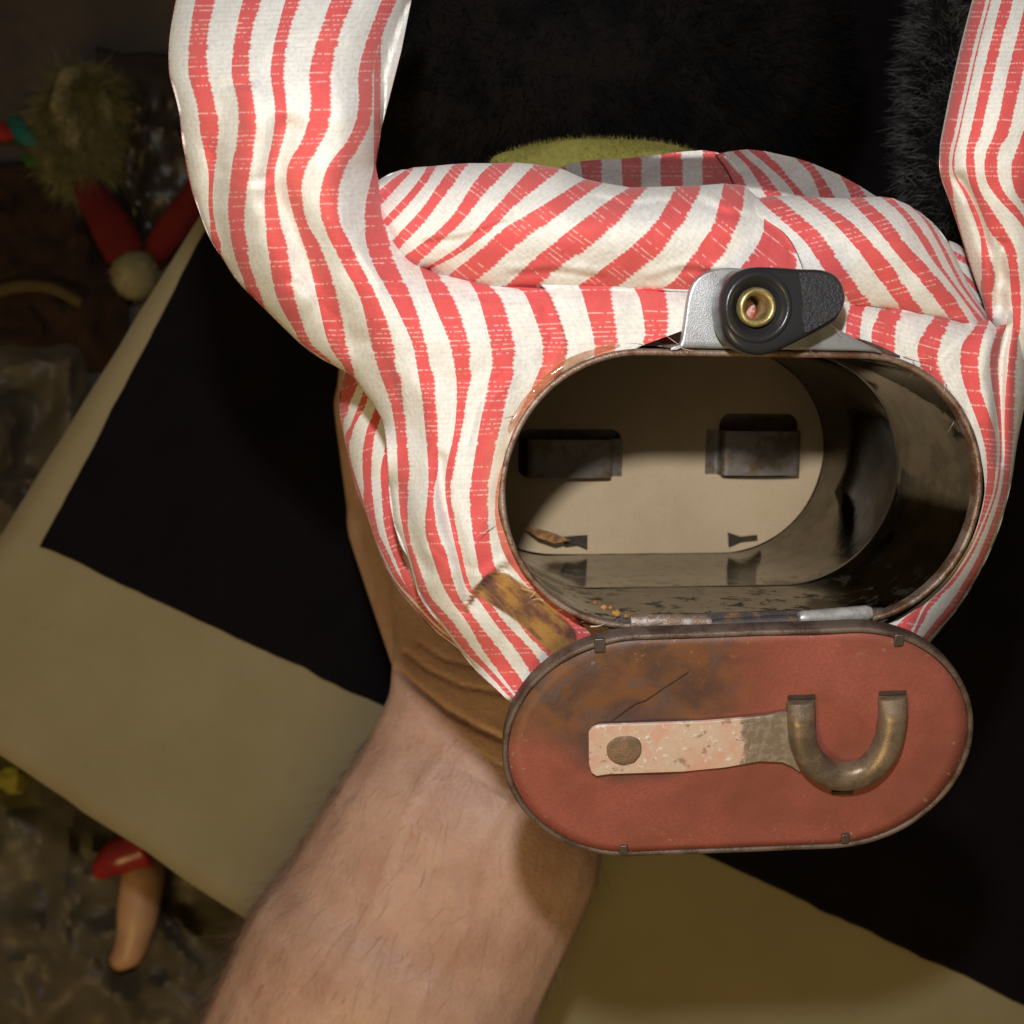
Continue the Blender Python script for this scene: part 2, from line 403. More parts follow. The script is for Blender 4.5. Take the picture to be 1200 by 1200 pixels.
# --- battery case
def off(hw, hh, o, c, n=48): return [(x, y, c) for x, y in stadium(hw+o, hh+o, n)]
TH = .06
prof_in = [(0, 0), (-.0, -.6), (0, -2.60), (-.006, -2.65), (-.014, -2.69), (-.014, -2.73), (-.006, -2.77), (0, -2.82), (0, -4.5), (0, -BDEP)]
rings = [off(BHW, BHH, o-.01, c) for o, c in prof_in]
V, Fc = loft(rings)
case = link('battery_case', mesh('battery_case', V, Fc), TIN, toy, BOX)
bm = bmesh.new(); bm.from_mesh(case.data)
bmesh.ops.recalc_face_normals(bm, faces=bm.faces); bm.to_mesh(case.data); bm.free()
V, Fc = loft([off(BHW, BHH, TH, -.05), off(BHW, BHH, TH, -BDEP-.1)], cap1=True)
link('outer_shell', mesh('outer_shell', V, Fc), OUTER, case, BOX)
r = [off(BHW, BHH, -.012, -.18), off(BHW, BHH, -.012, .0), off(BHW, BHH, .01, .03), off(BHW, BHH, .05, .035), off(BHW, BHH, .085, .01), off(BHW, BHH, .09, -.22), off(BHW, BHH, .06, -.25)]
V, Fc = loft(r)
for i, p in enumerate(V):
    k = mnoise.noise(Vector((p.x*1.1, p.y*1.1, 1)))
    p.z += .02*k
link('rim_edge', mesh('rim_edge', V, Fc), RIMM, case, BOX)
# card floor with two cut-outs where the contacts stand
FL = -BDEP+.08
def rrect(cx, cy, hx, hy, r=.1, n=5, ang=0.0):
    P = []
    for sx, sy, a0 in ((1, 1, 0), (-1, 1, 90), (-1, -1, 180), (1, -1, 270)):
        for k in range(n+1):
            a = math.radians(a0+90*k/n); P.append((sx*(hx-r)+math.cos(a)*r, sy*(hy-r)+math.sin(a)*r))
    c, s = math.cos(ang), math.sin(ang)
    return [(cx+x*c-y*s, cy+x*s+y*c) for x, y in P]
def fl(px, py): return toloc(BOX, px, py, FL)
cxr, cyr = fl(888, 525); cxl, cyl = fl(668, 530)
hole_r = rrect(cxr, cyr+.05, .80, .62, .22); hole_l = rrect(cxl, cyl-.02, 1.0, .46, .2)
jag = lambda x, y: 1-.006*max(0, mnoise.noise(Vector((x*2.1, y*2.1, 4))))-.012*max(0, mnoise.noise(Vector((x*.8, y*.8, 9)))-.1)
me = plate_mesh('card_floor', [[(x*jag(x, y), y*jag(x, y)) for x, y in stadium(BHW-.012, BHH-.012, 40)], hole_r, hole_l], FL-.06, FL, .008, 1)
link('card_floor', me, KIN, case, BOX, smooth=False)
V, Fc = loft([off(BHW, BHH, -.02, FL-.28)], cap1=True)
link('case_bottom', mesh('case_bottom', V, Fc), mottled('brown_tin', (.20, .14, .09), (.12, .075, .045), 2, .5, .3, .3), case, BOX)
# bent contact straps
DULLC = mottled('dull_contact', (.20, .175, .15), (.14, .095, .05), 3, .4, .35, .3, .02, .45, .6)
def strap(name, cx, cy, hx, hy, legs):
    prof = [(-hx-.28, FL+.01), (-hx-.02, FL+.02), (-hx, FL+.20), (-hx+.06, FL+.26), (0, FL+.30), (hx-.06, FL+.26), (hx, FL+.18), (hx, FL-.25)]
    if legs < 0: prof = [(-x, z) for x, z in reversed(prof)]
    pr = cr(prof, 34)
    rings = [[(cx+x, cy-hy, z), (cx+x, cy+hy, z), (cx+x, cy+hy, z-.035), (cx+x, cy-hy, z-.035)] for x, z in pr]
    V, Fc = loft(rings, True, True)
    o = link(name, mesh(name, V, Fc), DULLC, case, BOX); split_angle(o, 50); return o
strap('contact_strap', cxr, cyr-.08, .78, .43, 1)
strap('contact_strap', cxl-.05, cyl-.10, .80, .36, -1)
def tri_tab(pts, c, name='floor_tab', mat=None, h=.05):
    me = plate_mesh(name, [[toloc(BOX, x, y, c) for x, y in pts]], c-h/2, c+h/2, .006, 1)
    return link(name, me, mat or BLACKT, case, BOX, smooth=False)
BLACKT = mottled('blackened_tab', (.025, .02, .018), (.06, .04, .025), 5, .5, .3, .2)
tri_tab([(853, 624), (868, 629), (887, 627), (887, 632), (868, 634), (854, 640)], FL+.10)
tri_tab([(660, 629), (688, 627), (688, 643), (676, 638), (662, 640)], FL+.10)
ORANGE = mottled('orange_rust_flake', (.40, .19, .045), (.17, .075, .03), 9, .7, 0, .4)
tri_tab([(612, 616), (640, 622), (655, 627), (668, 633), (650, 637), (630, 630)], FL+.35, 'rust_flake', ORANGE, .04)
# hinge
def Lp(M, px, py, c): a, b = toloc(M, px, py, c); return Vector((a, b, c))
def barrel(name, x0, y0, x1, y1, r, c, mat, parent):
    a, b = Lp(BOX, x0, y0, c), Lp(BOX, x1, y1, c); n = 14; path = [a+(b-a)*i/n for i in range(n+1)]
    rad = [r*(1+.06*mnoise.noise(Vector((i*.9, r*30, 0)))) for i in range(n+1)]; rad[0] *= .8; rad[-1] *= .8
    V, Fc = tube(path, rad, 16); o = link(name, mesh(name, V, Fc), mat, parent, BOX); split_angle(o, 50); return o
barrel('hinge_knuckle', 738, 729, 832, 730, .125, .03, HRUST, case)
barrel('hinge_knuckle', 832, 733, 936, 727, .105, -.02, HDARK, case)
barrel('hinge_knuckle', 936, 725, 1020, 718, .12, .05, SILVER, case)
me = plate_mesh('hinge_leaf', [[toloc(BOX, x, y, -.06) for x, y in [(725, 722), (1035, 712), (1040, 726), (1020, 738), (722, 745), (712, 735)]]], -.10, -.04, .01, 1)
link('hinge_leaf', me, HDARK, case, BOX, smooth=False)

# amber glue squeezed out along the upper left of the edge
ol = [(x, y) for x, y in stadium(BHW+.15, BHH+.15, 40)]
gp = [(x, y) for x, y in ol if x < -1.9 and y > -.1]; gp.sort(key=lambda p: math.atan2(p[1], p[0]+1.7))
gp = cr(gp, 60); rad = [.02+.07*(.7+.6*mnoise.noise(Vector((i*.11, 2, 0))))*math.sin(math.pi*i/59)**.5 for i in range(60)]
V, Fc = tube([Vector((p[0], p[1], -.05)) for p in gp], [min(.10, max(.025, r_)) for r_ in rad], 10)
GL = NT('amber_glue'); GL.set(Base_Color=(.42, .17, .06), Roughness=.07, Alpha=GL.step(GL.noise(GL.obj(), 2.2, 3), .35, .7, .22, .62))
link('glue_bead', mesh('glue_bead', V, Fc), GL.m, case, BOX)
for x, y, r_ in ((722, 719, .055), (708, 712, .04), (735, 722, .035), (698, 706, .03), (716, 712, .03)):
    p = Lp(BOX, x, y, -.02); V, Fc = ellipsoid(p, (r_*1.4, r_, r_*.5), 14, 8, .5, .4, x)
    link('rust_flake', mesh('rust_flake', V, Fc), ORANGE, case, BOX)

# --- lid
t_ = .10
V, Fc = loft([off(LHW, LHH, -.06, -.26), off(LHW, LHH, -.01, -.24), off(LHW, LHH, .0, -.1), off(LHW, LHH, -.005, .0), off(LHW, LHH, -.025, .03), off(LHW, LHH, -.065, .032), off(LHW, LHH, -.09, .02), off(LHW, LHH, -.095, -.03)], cap0=True, cap1=True)
for p in V:
    p.z += .02*mnoise.noise(Vector((p.x*1.3, p.y*1.3, 7)))
lid = link('compartment_lid', mesh('compartment_lid', V, Fc), mottled('lid_tin', (.155, .11, .085), (.075, .045, .032), 1.6, .5, .35, .4, .03, .42, .62), toy, LID)
lid['label'] = 'hinged oval lid hanging open with rusty edge'
split_angle(lid, 60)
# liner, slightly warped
lr = stadium(LHW-.105, LHH-.105, 40); V, Fc = [], []
NR = 16
for i in range(NR+1):
    s = i/NR
    for x, y in lr:
        sx, sy = x*s, y*s
        V.append(Vector((sx, sy, .005+.022*mnoise.noise(Vector((sx*.8, sy*.8, 2)))+.012*mnoise.noise(Vector((sx*3, sy*3, 5))))))
m = len(lr)
for i in range(NR):
    for j in range(m): Fc.append((i*m+j, (i+1)*m+j, (i+1)*m+(j+1) % m, i*m+(j+1) % m))
liner = link('fibre_liner', mesh('fibre_liner', V, Fc), FIBRE, lid, LID)
bm = bmesh.new(); bm.from_mesh(liner.data); bmesh.ops.remove_doubles(bm, verts=bm.verts, dist=1e-5); bm.to_mesh(liner.data); bm.free()
md = liner.modifiers.new('thick', 'SOLIDIFY'); md.thickness = .03; md.offset = -1
for x, y, w in ((1054, 751, 6), (703, 757, 7), (991, 984, 5.5), (731, 997, 5.5)):
    a, b = toloc(LID, x, y, .06)
    me = plate_mesh('crimp_tab', [rrect(a, b, w*.012, w*.016, .03)], .0, .055, .012, 1)
    link('crimp_tab', me, mottled('crimp_tab', (.10, .095, .10), (.16, .12, .09), 5, .4, .7, .2) if 'crimp_tab' not in bpy.data.materials else bpy.data.materials['crimp_tab'], lid, LID, smooth=False)
def lp(px, py, c=.07): return toloc(LID, px, py, c)
so = [(690, 858), (694, 853), (702, 850), (760, 848), (820, 846), (858, 843), (900, 839), (922, 834), (930, 850), (934, 880), (938, 905), (928, 898), (916, 893), (890, 892), (850, 899), (800, 904), (740, 906), (712, 907), (699, 909), (693, 905), (690, 895)]
me = plate_mesh('contact_strip', [[lp(x, y) for x, y in so]], .02, .085, .012, 2)
link('contact_strip', me, COPPER, lid, LID, smooth=False)
# hook: a half-round pressed channel bent to a U
cl_ = cr([lp(x, y, .1) for x, y in [(939, 824), (939, 848), (942, 872), (952, 893), (970, 907), (990, 911), (1012, 906), (1030, 891), (1041, 870), (1046, 845), (1047, 819)]], 44)
rings = []
for i in range(len(cl_)):
    tg = cl_[min(i+1, len(cl_)-1)]-cl_[max(i-1, 0)]; tg /= np.linalg.norm(tg); nr_ = np.array([-tg[1], tg[0]])
    e = min(i, len(cl_)-1-i); k = min(1.0, .35+e*.22)
    w = .215; ring = []
    for a in np.linspace(0, math.pi, 13):
        ring.append((cl_[i][0]+nr_[0]*math.cos(a)*w, cl_[i][1]+nr_[1]*math.cos(a)*w, .07+(math.sin(a)**.7)*.21*k))
    ring += [(cl_[i][0]-nr_[0]*w, cl_[i][1]-nr_[1]*w, .0), (cl_[i][0]+nr_[0]*w, cl_[i][1]+nr_[1]*w, .0)]
    rings.append(ring)
V, Fc = loft(rings, True, True)
hk = link('contact_hook', mesh('contact_hook', V, Fc), HOOK, lid, LID); split_angle(hk, 40)
for x, y, in ((940, 819), (1047, 814), (988, 931)):
    a, b = lp(x, y)
    SLOT = mottled('slot_shadow', (.03, .02, .015), (.05, .03, .02), 4, .8, 0, 0) if 'slot_shadow' not in bpy.data.materials else bpy.data.materials['slot_shadow']
    me = plate_mesh('slot', [rrect(a, b, .21 if y < 900 else .17, .03, .01)], .0, .036, .003, 1)
    link('slot', me, SLOT, lid, LID, smooth=False)
a, b = lp(732, 880, .1)
V, Fc = ellipsoid((a, b, .085), (.27, .28, .035), 26, 12, .10, .6, 4)
link('rivet', mesh('rivet', V, Fc), RIVET, lid, LID)

# --- bracket, lever
def plane_poly(pts, c): return [toloc(BOX, x, y, c) for x, y in pts]
def rim_top(x):
    c = [(p, q) for p, q in zip(RIMOUT, RIMOUT[1:]+RIMOUT[:1]) if (p[0]-x)*(q[0]-x) <= 0 and p[1] < 570]
    p, q = c[0]; f = (x-p[0])/(q[0]-p[0]+1e-9); return p[1]+(q[1]-p[1])*f
RIMOUT = []
for x, y in stadium(BHW+.09, BHH+.09, 40):
    p = BOX @ Vector((x, y, 0)); RIMOUT.append((600+F*p.x/(H-p.z), 600-F*p.y/(H-p.z)))
low = [(x, rim_top(x)-1) for x in range(1036, 782, -18)]
bp = list(map(tuple, cr([(786, rim_top(786)-2), (797, 404), (802, 380), (806, 352), (812, 333), (824, 321), (845, 314), (880, 316), (935, 332), (965, 372), (1000, 395), (1034, rim_top(1034)-3)], 60)))+low
me = plate_mesh('bracket_plate', [plane_poly(bp, .10)], -.03, .10, .04, 3)
brk = link('bracket_plate', me, STEEL, toy, BOX); split_angle(brk, 50)
low2 = [(x, rim_top(x)-.5) for x in range(1056, 768, -18)]
bp = list(map(tuple, cr([(770, rim_top(770)-3), (800, 402), (850, 396), (960, 392), (1012, 398), (1056, rim_top(1056)-4)], 40)))+low2
me = plate_mesh('bracket_base', [plane_poly(bp, -.02)], -.22, -.04, .02, 2)
link('bracket_base', me, OUTER, brk, BOX, smooth=False)
lvp = cr([(845, 362), (848, 341), (860, 323), (880, 313.5), (910, 313), (940, 315), (968, 316.5), (985, 325), (993, 343), (992, 358), (983, 375), (962, 388), (940, 399), (920, 409), (904, 415), (885, 416.5), (864, 408), (850, 390), (845, 362)], 90)[:-1]
LT = .72
ec = toloc(BOX, 888, 360, LT)
circ = lambda c, r, n=40: [(c[0]+math.cos(2*math.pi*k/n)*r, c[1]+math.sin(2*math.pi*k/n)*r) for k in range(n)]
me = plate_mesh('lever', [plane_poly(lvp, LT), circ(ec, .34)], .17, LT, .13, 5)
lev = link('lever', me, PLASTIC, toy, BOX); split_angle(lev, 55)
V, Fc = loft([[(ec[0]+math.cos(2*math.pi*k/40)*r, ec[1]+math.sin(2*math.pi*k/40)*r, z) for k in range(40)] for r, z in ((.52, LT-.01), (.50, LT+.035), (.455, LT+.055), (.42, LT+.03), (.375, LT-.05), (.30, LT-.12), (.26, LT-.16))])
link('lever_boss', mesh('lever_boss', V, Fc), PLASTIC, lev, BOX)
pp = cr([(936, 319), (965, 320), (981, 329), (988, 344), (987, 358), (979, 371), (960, 383), (944, 390), (940, 372), (940, 350), (938, 333), (936, 319)], 60)[:-1]
me = plate_mesh('lever_pad', [plane_poly(pp, LT)], LT-.05, LT+.025, .025, 2)
link('lever_pad', me, PEBBLE, lev, BOX)
V, Fc = loft([[(ec[0]+math.cos(2*math.pi*k/40)*r, ec[1]+math.sin(2*math.pi*k/40)*r, z) for k in range(40)] for r, z in ((.285, LT-.10), (.28, LT-.02), (.25, LT+.02), (.215, LT+.015), (.185, LT-.03), (.175, LT-.12), (.17, LT-.35), (.17, .2))])
link('eyelet', mesh('eyelet', V, Fc), BRASS, lev, BOX)
V, Fc = ellipsoid((ec[0]-.02, ec[1]-.04, .24), (.17, .17, .05), 20, 10)  # disc added deep in the eyelet, its pink painting the cloth's reflection
link('eyelet_reflection', mesh('eyelet_reflection', V, Fc), mottled('pink_cloth_reflection', (.40, .10, .09), (.62, .46, .42), 7, .3, 0, .2), lev, BOX)

# --- trousers: strips of cloth following the stripe lines
def base_z(px, py):
    N = BOX.col[2].xyz; C = BOX.col[3].xyz - N*.06
    rx, ry, rz = (px-600)/F, (600-py)/F, -1.0
    t = ((C.x)*N.x+(C.y)*N.y+(C.z-H)*N.z)/(rx*N.x+ry*N.y+rz*N.z)
    return H-t
RIMPOLY = []
for x, y in stadium(BHW+.07, BHH+.07, 40):
    p = BOX @ Vector((x, y, -.03)); RIMPOLY.append((600+F*p.x/(H-p.z), 600-F*p.y/(H-p.z)))
RIMPOLY = np.array(RIMPOLY+RIMPOLY[:1])
def push_out(X, Y):                         # cloth stays outside the tin wall
    ins = np.zeros(X.shape, bool)
    for (x0, y0), (x1, y1) in zip(RIMPOLY[:-1], RIMPOLY[1:]):
        if y0 == y1: continue
        c = ((y0 > Y) != (y1 > Y)) & (X < (x1-x0)*(Y-y0)/(y1-y0)+x0); ins ^= c
    for i, j in zip(*np.where(ins)):
        best = None
        for (x0, y0), (x1, y1) in zip(RIMPOLY[:-1], RIMPOLY[1:]):
            dx, dy = x1-x0, y1-y0; t = min(1, max(0, ((X[i, j]-x0)*dx+(Y[i, j]-y0)*dy)/(dx*dx+dy*dy+1e-9)))
            q = (x0+t*dx, y0+t*dy); d = (q[0]-X[i, j])**2+(q[1]-Y[i, j])**2
            if best is None or d < best[0]: best = (d, q)
        X[i, j], Y[i, j] = best[1]
def patch(name, cols, vdir, zfun, N=70, sub=5, tuck0=(0, 0), tuck1=(0, 0), stain=None, glue=None, parent=toy, label=None, ygrid=None, E=None, sway=0.0):
    cu = []
    for u, pts in cols:
        P = np.array(pts, float)
        if ygrid is None: cu.append((u, cr(P, N))); continue
        C = cr(P, 260); ys = np.maximum.accumulate(C[:, 1]+np.arange(260)*1e-6)
        L = np.linspace(ygrid[0], ygrid[1], N); x = np.interp(L, ys, C[:, 0]); x = x-sway*np.sin(np.clip(150-L, 0, None)/48.0)*np.clip((150-L)/60, 0, 1)
        hi = L > ys[-1]; m1 = (C[-1, 0]-C[-8, 0])/(ys[-1]-ys[-8]+1e-6); x[hi] = C[-1, 0]+(L[hi]-ys[-1])*m1
        lo = L < ys[0]
        if E is not None: x[lo] = np.minimum(np.interp(L[lo], [p[1] for p in E], [p[0] for p in E]), C[0, 0])
        else: x[lo] = C[0, 0]+(L[lo]-ys[0])*(C[8, 0]-C[0, 0])/(ys[8]-ys[0]+1e-6)
        if cu:
            dx = np.maximum(x-cu[0][1][:, 0], 0); x = cu[0][1][:, 0]+dx*np.clip((dx/9.0)**2, .04, 1)
            x = np.maximum(x, cu[-1][1][:, 0]+.04)
        cu.append((u, np.stack([x, L], 1)))
    G = np.array([c for _, c in cu]); U = np.array([u for u, _ in cu])          # K,N,2
    K = len(U)
    rows, uu = [], []
    for k in range(K-1):
        m = sub
        for s in range(m):
            f = s/m; rows.append(G[k]*(1-f)+G[k+1]*f); uu.append(U[k]*(1-f)+U[k+1]*f)
    rows.append(G[-1]); uu.append(U[-1])
    X = np.array(rows); uu = np.array(uu)
    PX, PY = X[..., 0].copy(), X[..., 1].copy()
    push_out(PX, PY)
    Z = base_z(PX, PY)+zfun(PX, PY)
    # soft cloth unevenness
    for i in range(PX.shape[0]):
        for j in range(PX.shape[1]):
            a_ = PX[i, j]; b_ = PY[i, j]
            Z[i, j] += .06*mnoise.noise(Vector((a_*.018, b_*.018, 3.1)))+.03*mnoise.noise(Vector((a_*.055, b_*.04, 1.7)))+.035*(.35-abs(mnoise.noise(Vector((a_*.030+b_*.012, b_*.022, 6.3)))))
    # turned-under hems along the first and last strip
    PX = np.vstack([PX[:1]*.985+PX[1:2]*.015, PX, PX[-1:]]); PY = np.vstack([PY[:1], PY, PY[-1:]]); Z = np.vstack([Z[:1]-.35, Z, Z[-1:]-.35]); uu = np.r_[uu[0], uu, uu[-1]]
    if tuck0[0]:
        d = PX[:, :1]-PX[:, 1:2], PY[:, :1]-PY[:, 1:2]; l = np.hypot(*d)+1e-6
        PX = np.hstack([PX[:, :1]+d[0]/l*tuck0[0], PX]); PY = np.hstack([PY[:, :1]+d[1]/l*tuck0[0], PY]); Z = np.hstack([Z[:, :1]-tuck0[1], Z])
    if tuck1[0]:
        d = PX[:, -1:]-PX[:, -2:-1], PY[:, -1:]-PY[:, -2:-1]; l = np.hypot(*d)+1e-6
        PX = np.hstack([PX, PX[:, -1:]+d[0]/l*tuck1[0]]); PY = np.hstack([PY, PY[:, -1:]+d[1]/l*tuck1[0]]); Z = np.hstack([Z, Z[:, -1:]-tuck1[1]])
    A, B = PX.shape
    D = H-Z
    V = np.stack([(PX-600)*D/F, (600-PY)*D/F, Z], -1).reshape(-1, 3)
    Fc = [(i*B+j, i*B+j+1, (i+1)*B+j+1, (i+1)*B+j) for i in range(A-1) for j in range(B-1)]
    me = bpy.data.meshes.new(name); me.from_pydata(V.tolist(), [], Fc)
    bmx = bmesh.new(); bmx.from_mesh(me); 
    UVv = np.stack([np.repeat(uu[:, None], B, 1), (PX*vdir[0]+PY*vdir[1])*.0128], -1).reshape(-1, 2)
    uvl = bmx.loops.layers.uv.new('UVMap')
    for f in bmx.faces:
        for lo in f.loops: lo[uvl].uv = UVv[lo.vert.index]
    if sum(f.normal.z*f.calc_area() for f in bmx.faces) < 0: bmesh.ops.reverse_faces(bmx, faces=bmx.faces)
    bmx.to_mesh(me); bmx.free()
    for nm, fn in (('stain', stain), ('glue', glue)):
        at = me.attributes.new(nm, 'FLOAT', 'POINT')
        at.data.foreach_set('value', (fn(PX, PY) if fn else np.zeros(PX.shape)).astype(float).ravel())
    o = link(name, me, FABRIC, parent)
    if label: o['label'] = label
    return o
def roll(X, Y, poly, w, depth):
    q = np.clip(dist_poly(X, Y, poly)/w, 0, 1); return -depth*(1-np.sqrt(np.clip(1-(1-q)**2, 0, 1)))
def bumpline(X, Y, poly, w, h):
    q = dist_poly(X, Y, poly)/w; return h*np.exp(-q*q)
rimpx = []
for x, y in stadium(BHW+.05, BHH+.05, 40):
    p = BOX @ Vector((x, y, 0)); d = H-p.z; rimpx.append((600+F*p.x/d, 600-F*p.y/d))
rimpoly = rimpx+[rimpx[0]]

silA = [(205, -40), (208, 60), (212, 150), (217, 185), (224, 220), (234, 250), (246, 280), (262, 305), (280, 332), (303, 355), (328, 380), (352, 403), (375, 420), (400, 433), (412, 440), (423, 455), (438, 475), (450, 500), (454, 540), (455, 565), (457, 590), (461, 612), (469, 638), (478, 655), (488, 690), (499, 712), (514, 730), (540, 764), (558, 786), (584, 810), (596, 822)]
def tosil(pts, y0, k):
    return pts+[(x+k*.2, y) for x, y in silA if y > y0]
topA = [(490, -40), (470, 60), (447, 150), (440, 195), (446, 225), (452, 250), (466, 275), (484, 296), (512, 312)]
foldA = [(512, 312), (545, 326), (575, 335), (610, 336), (650, 336), (700, 338), (760, 341), (815, 343)]
colsA = [(-.25, silA),
 (0, tosil([(206, -40), (209, 60), (213, 150)], 155, 1)),
 (.5, tosil([(208, -40), (211, 60), (215, 150), (224, 200), (234, 245)], 265, 2)),
 (1, tosil([(228, -40), (231, 60), (234, 150), (244, 200), (245, 250), (257, 296)], 320, 3)),
 (1.5, tosil([(250, -40), (253, 60), (256, 150), (251, 200), (250, 250), (264, 301), (281, 328)], 350, 4)),
 (2, tosil([(286, -40), (283, 60), (279, 150), (271, 200), (267, 250), (275, 300), (291, 338), (306, 355)], 370, 5)),
 (2.5, tosil([(306, -40), (303, 60), (300, 150), (293, 200), (287, 250), (291, 300), (300, 332), (312, 358)], 375, 6)),
 (3, tosil([(338, -40), (330, 60), (321, 150), (312, 200), (310, 250), (315, 300), (325, 350), (352, 397), (370, 412)], 425, 7)),
 (3.5, tosil([(354, -40), (345, 60), (335, 150), (322, 200), (327, 250), (338, 300), (345, 350), (362, 398), (382, 418)], 430, 8)),
 (4, tosil([(395, -40), (378, 60), (359, 150), (336, 200), (343, 250), (360, 300), (372, 350), (384, 400), (400, 426)], 436, 9)),
 (4.5, tosil([(420, -40), (403, 60), (384, 150), (357, 200), (357, 250), (380, 300), (395, 350), (405, 400), (413, 428)], 445, 10)),
 (5, [(455, -40), (436, 60), (414, 150), (382, 200), (375, 250), (396, 300), (422, 350), (434, 400), (442, 430), (450, 450), (459, 480), (464, 510), (466, 550), (467, 580), (470, 610), (476, 634), (484, 655), (494, 690), (506, 712), (521, 730), (548, 765), (568, 786), (592, 810)]),
 (5.5, [(472, -40), (453, 60), (432, 150), (403, 200), (397, 250), (417, 300), (442, 350), (460, 400), (464, 430), (470, 450), (475, 500), (479, 550), (478, 580), (478, 615), (482, 640), (490, 662), (502, 694), (515, 712), (531, 730), (555, 762), (576, 786)]),
 (6, [(438, 197), (427, 250), (433, 300), (459, 350), (482, 400), (488, 430), (492, 450), (498, 500), (502, 550), (501, 580), (498, 620), (506, 650), (516, 680), (528, 703), (548, 730), (567, 764), (586, 790)]),
 (6.5, [(446, 225), (450, 250), (460, 300), (482, 350), (498, 400), (505, 430), (509, 450), (512, 500), (513, 550), (508, 580), (512, 620), (523, 650), (531, 680), (540, 702), (560, 730), (590, 767), (606, 790)]),
 (7, [(482, 288), (506, 350), (526, 400), (532, 430), (535, 450), (533, 500), (523, 550), (522, 580), (529, 620), (536, 650), (546, 688), (562, 705), (580, 730), (608, 767), (622, 790)]),
 (7.5, [(502, 303), (530, 350), (549, 400), (551, 430), (550, 450), (541, 500), (531, 550), (528, 580), (535, 620), (541, 650), (552, 688), (570, 702), (592, 730), (626, 765), (640, 788)]),
 (8, [(548, 327), (561, 350), (574, 400), (576, 430), (572, 450), (562, 500), (554, 550), (550, 580), (553, 620), (558, 650), (563, 674), (578, 694), (600, 718), (616, 742), (640, 767), (656, 786)]),
 (8.5, [(573, 335), (586, 350), (602, 400), (602, 430), (598, 450), (586, 500), (575, 550), (572, 580), (573, 620), (576, 648), (582, 668), (597, 688), (616, 712), (632, 738), (652, 762), (668, 782)]),
 (9, [(606, 337), (618, 350), (635, 400), (633, 430), (625, 450), (606, 490), (593, 530), (584, 560), (580, 590), (582, 620), (592, 652), (606, 672), (626, 696), (650, 724), (668, 748), (684, 768), (700, 792)]),
 (9.5, [(638, 337), (645, 350), (664, 400), (660, 430), (648, 450), (618, 485), (598, 525), (588, 560), (584, 595), (594, 632), (612, 664), (634, 688), (664, 713), (688, 738), (704, 762), (722, 792)])]
edgeA = [p for p in silA if p[1] <= 505]
lowL = [(455, 565), (461, 612), (478, 655), (488, 690), (514, 730), (558, 786)]
knot = [(500, 570), (522, 590), (540, 640), (548, 690), (556, 705)]
def zA(X, Y):
    X = X+11.0*np.sin(np.clip(150-Y, 0, None)/48.0)*np.clip((150-Y)/60, 0, 1)
    leg = -.9*np.clip((520-X)/260, 0, 1)-1.9*np.clip((140-Y)/180, 0, 1.2)**1.5+1.1*np.exp(-(np.clip(Y-120, 0, None)/210.)**2)*np.clip((560-X)/160, 0, 1)
    z = leg+roll(X, Y, edgeA, 130, 1.4)+roll(X, Y, topA, 95, 1.5)+roll(X, Y, foldA, 42, .42)+roll(X, Y, lowL, 55, .9)
    z = z+bumpline(X, Y, [(505, 470), (512, 560), (500, 640)], 16, .13)-bumpline(X, Y, [(516, 540), (520, 590), (536, 640), (550, 700)], 9, .22)
    z = z+bumpline(X, Y, [(560, 400), (590, 430), (560, 560), (562, 640)], 30, .15)-bumpline(X, Y, [(470, 575), (480, 625), (500, 668)], 9, .15)
    z = z+bumpline(X, Y, [(300, 120), (292, 240), (340, 350)], 26, .20)-bumpline(X, Y, [(335, 150), (318, 210), (360, 310), (410, 400)], 16, .2)+bumpline(X, Y, [(385, 200), (380, 240), (440, 350), (480, 450)], 22, .16)-bumpline(X, Y, [(250, 180), (248, 250), (275, 320)], 12, .2)
    z = z-bumpline(X, Y, [(545, 712), (566, 690), (590, 668)], 6, .22)+bumpline(X, Y, [(552, 700), (566, 680), (592, 656)], 6, .14)
    for pl in ([(500, 318), (545, 345), (590, 352), (630, 350)], [(470, 290), (500, 325), (540, 352)], [(590, 440), (560, 470), (548, 520)], [(262, 200), (285, 215), (310, 212)],
               [(340, 330), (365, 345), (395, 372)], [(415, 300), (440, 335), (470, 350)], [(640, 360), (650, 390), (640, 420)], [(430, 400), (455, 425), (468, 470)], [(505, 640), (530, 660), (556, 668)], [(230, 90), (262, 104), (300, 98)]):
        z = z-bumpline(X, Y, pl, 4.5, .07)+bumpline(X, Y, [(x+7, y+5) for x, y in pl], 6, .05)
    z = z-.5*np.clip((Y-640)/140, 0, 1)**1.5
    return z
def stainA(X, Y):
    a = np.exp(-(dist_poly(X, Y, [(585, 690), (622, 715), (655, 748)])/21)**4)
    b = np.exp(-(dist_poly(X, Y, [(596, 664), (640, 706), (690, 745)])/9)**2)*.0
    c = .55*np.exp(-(dist_poly(X, Y, [(545, 715), (560, 690), (575, 682)])/7)**2)
    return np.clip(a+b+c, 0, 1)
def glueA(X, Y):
    d = dist_poly(X, Y, rimpoly); return np.exp(-(d/16)**2)*np.clip((720-Y)/120, 0, 1)
patch('trouser_leg', colsA, (.03, 1), zA, N=196, sub=6, tuck1=(6, .6), sway=11.0, ygrid=(-40, 818), E=topA+foldA[1:], stain=stainA, glue=glueA)
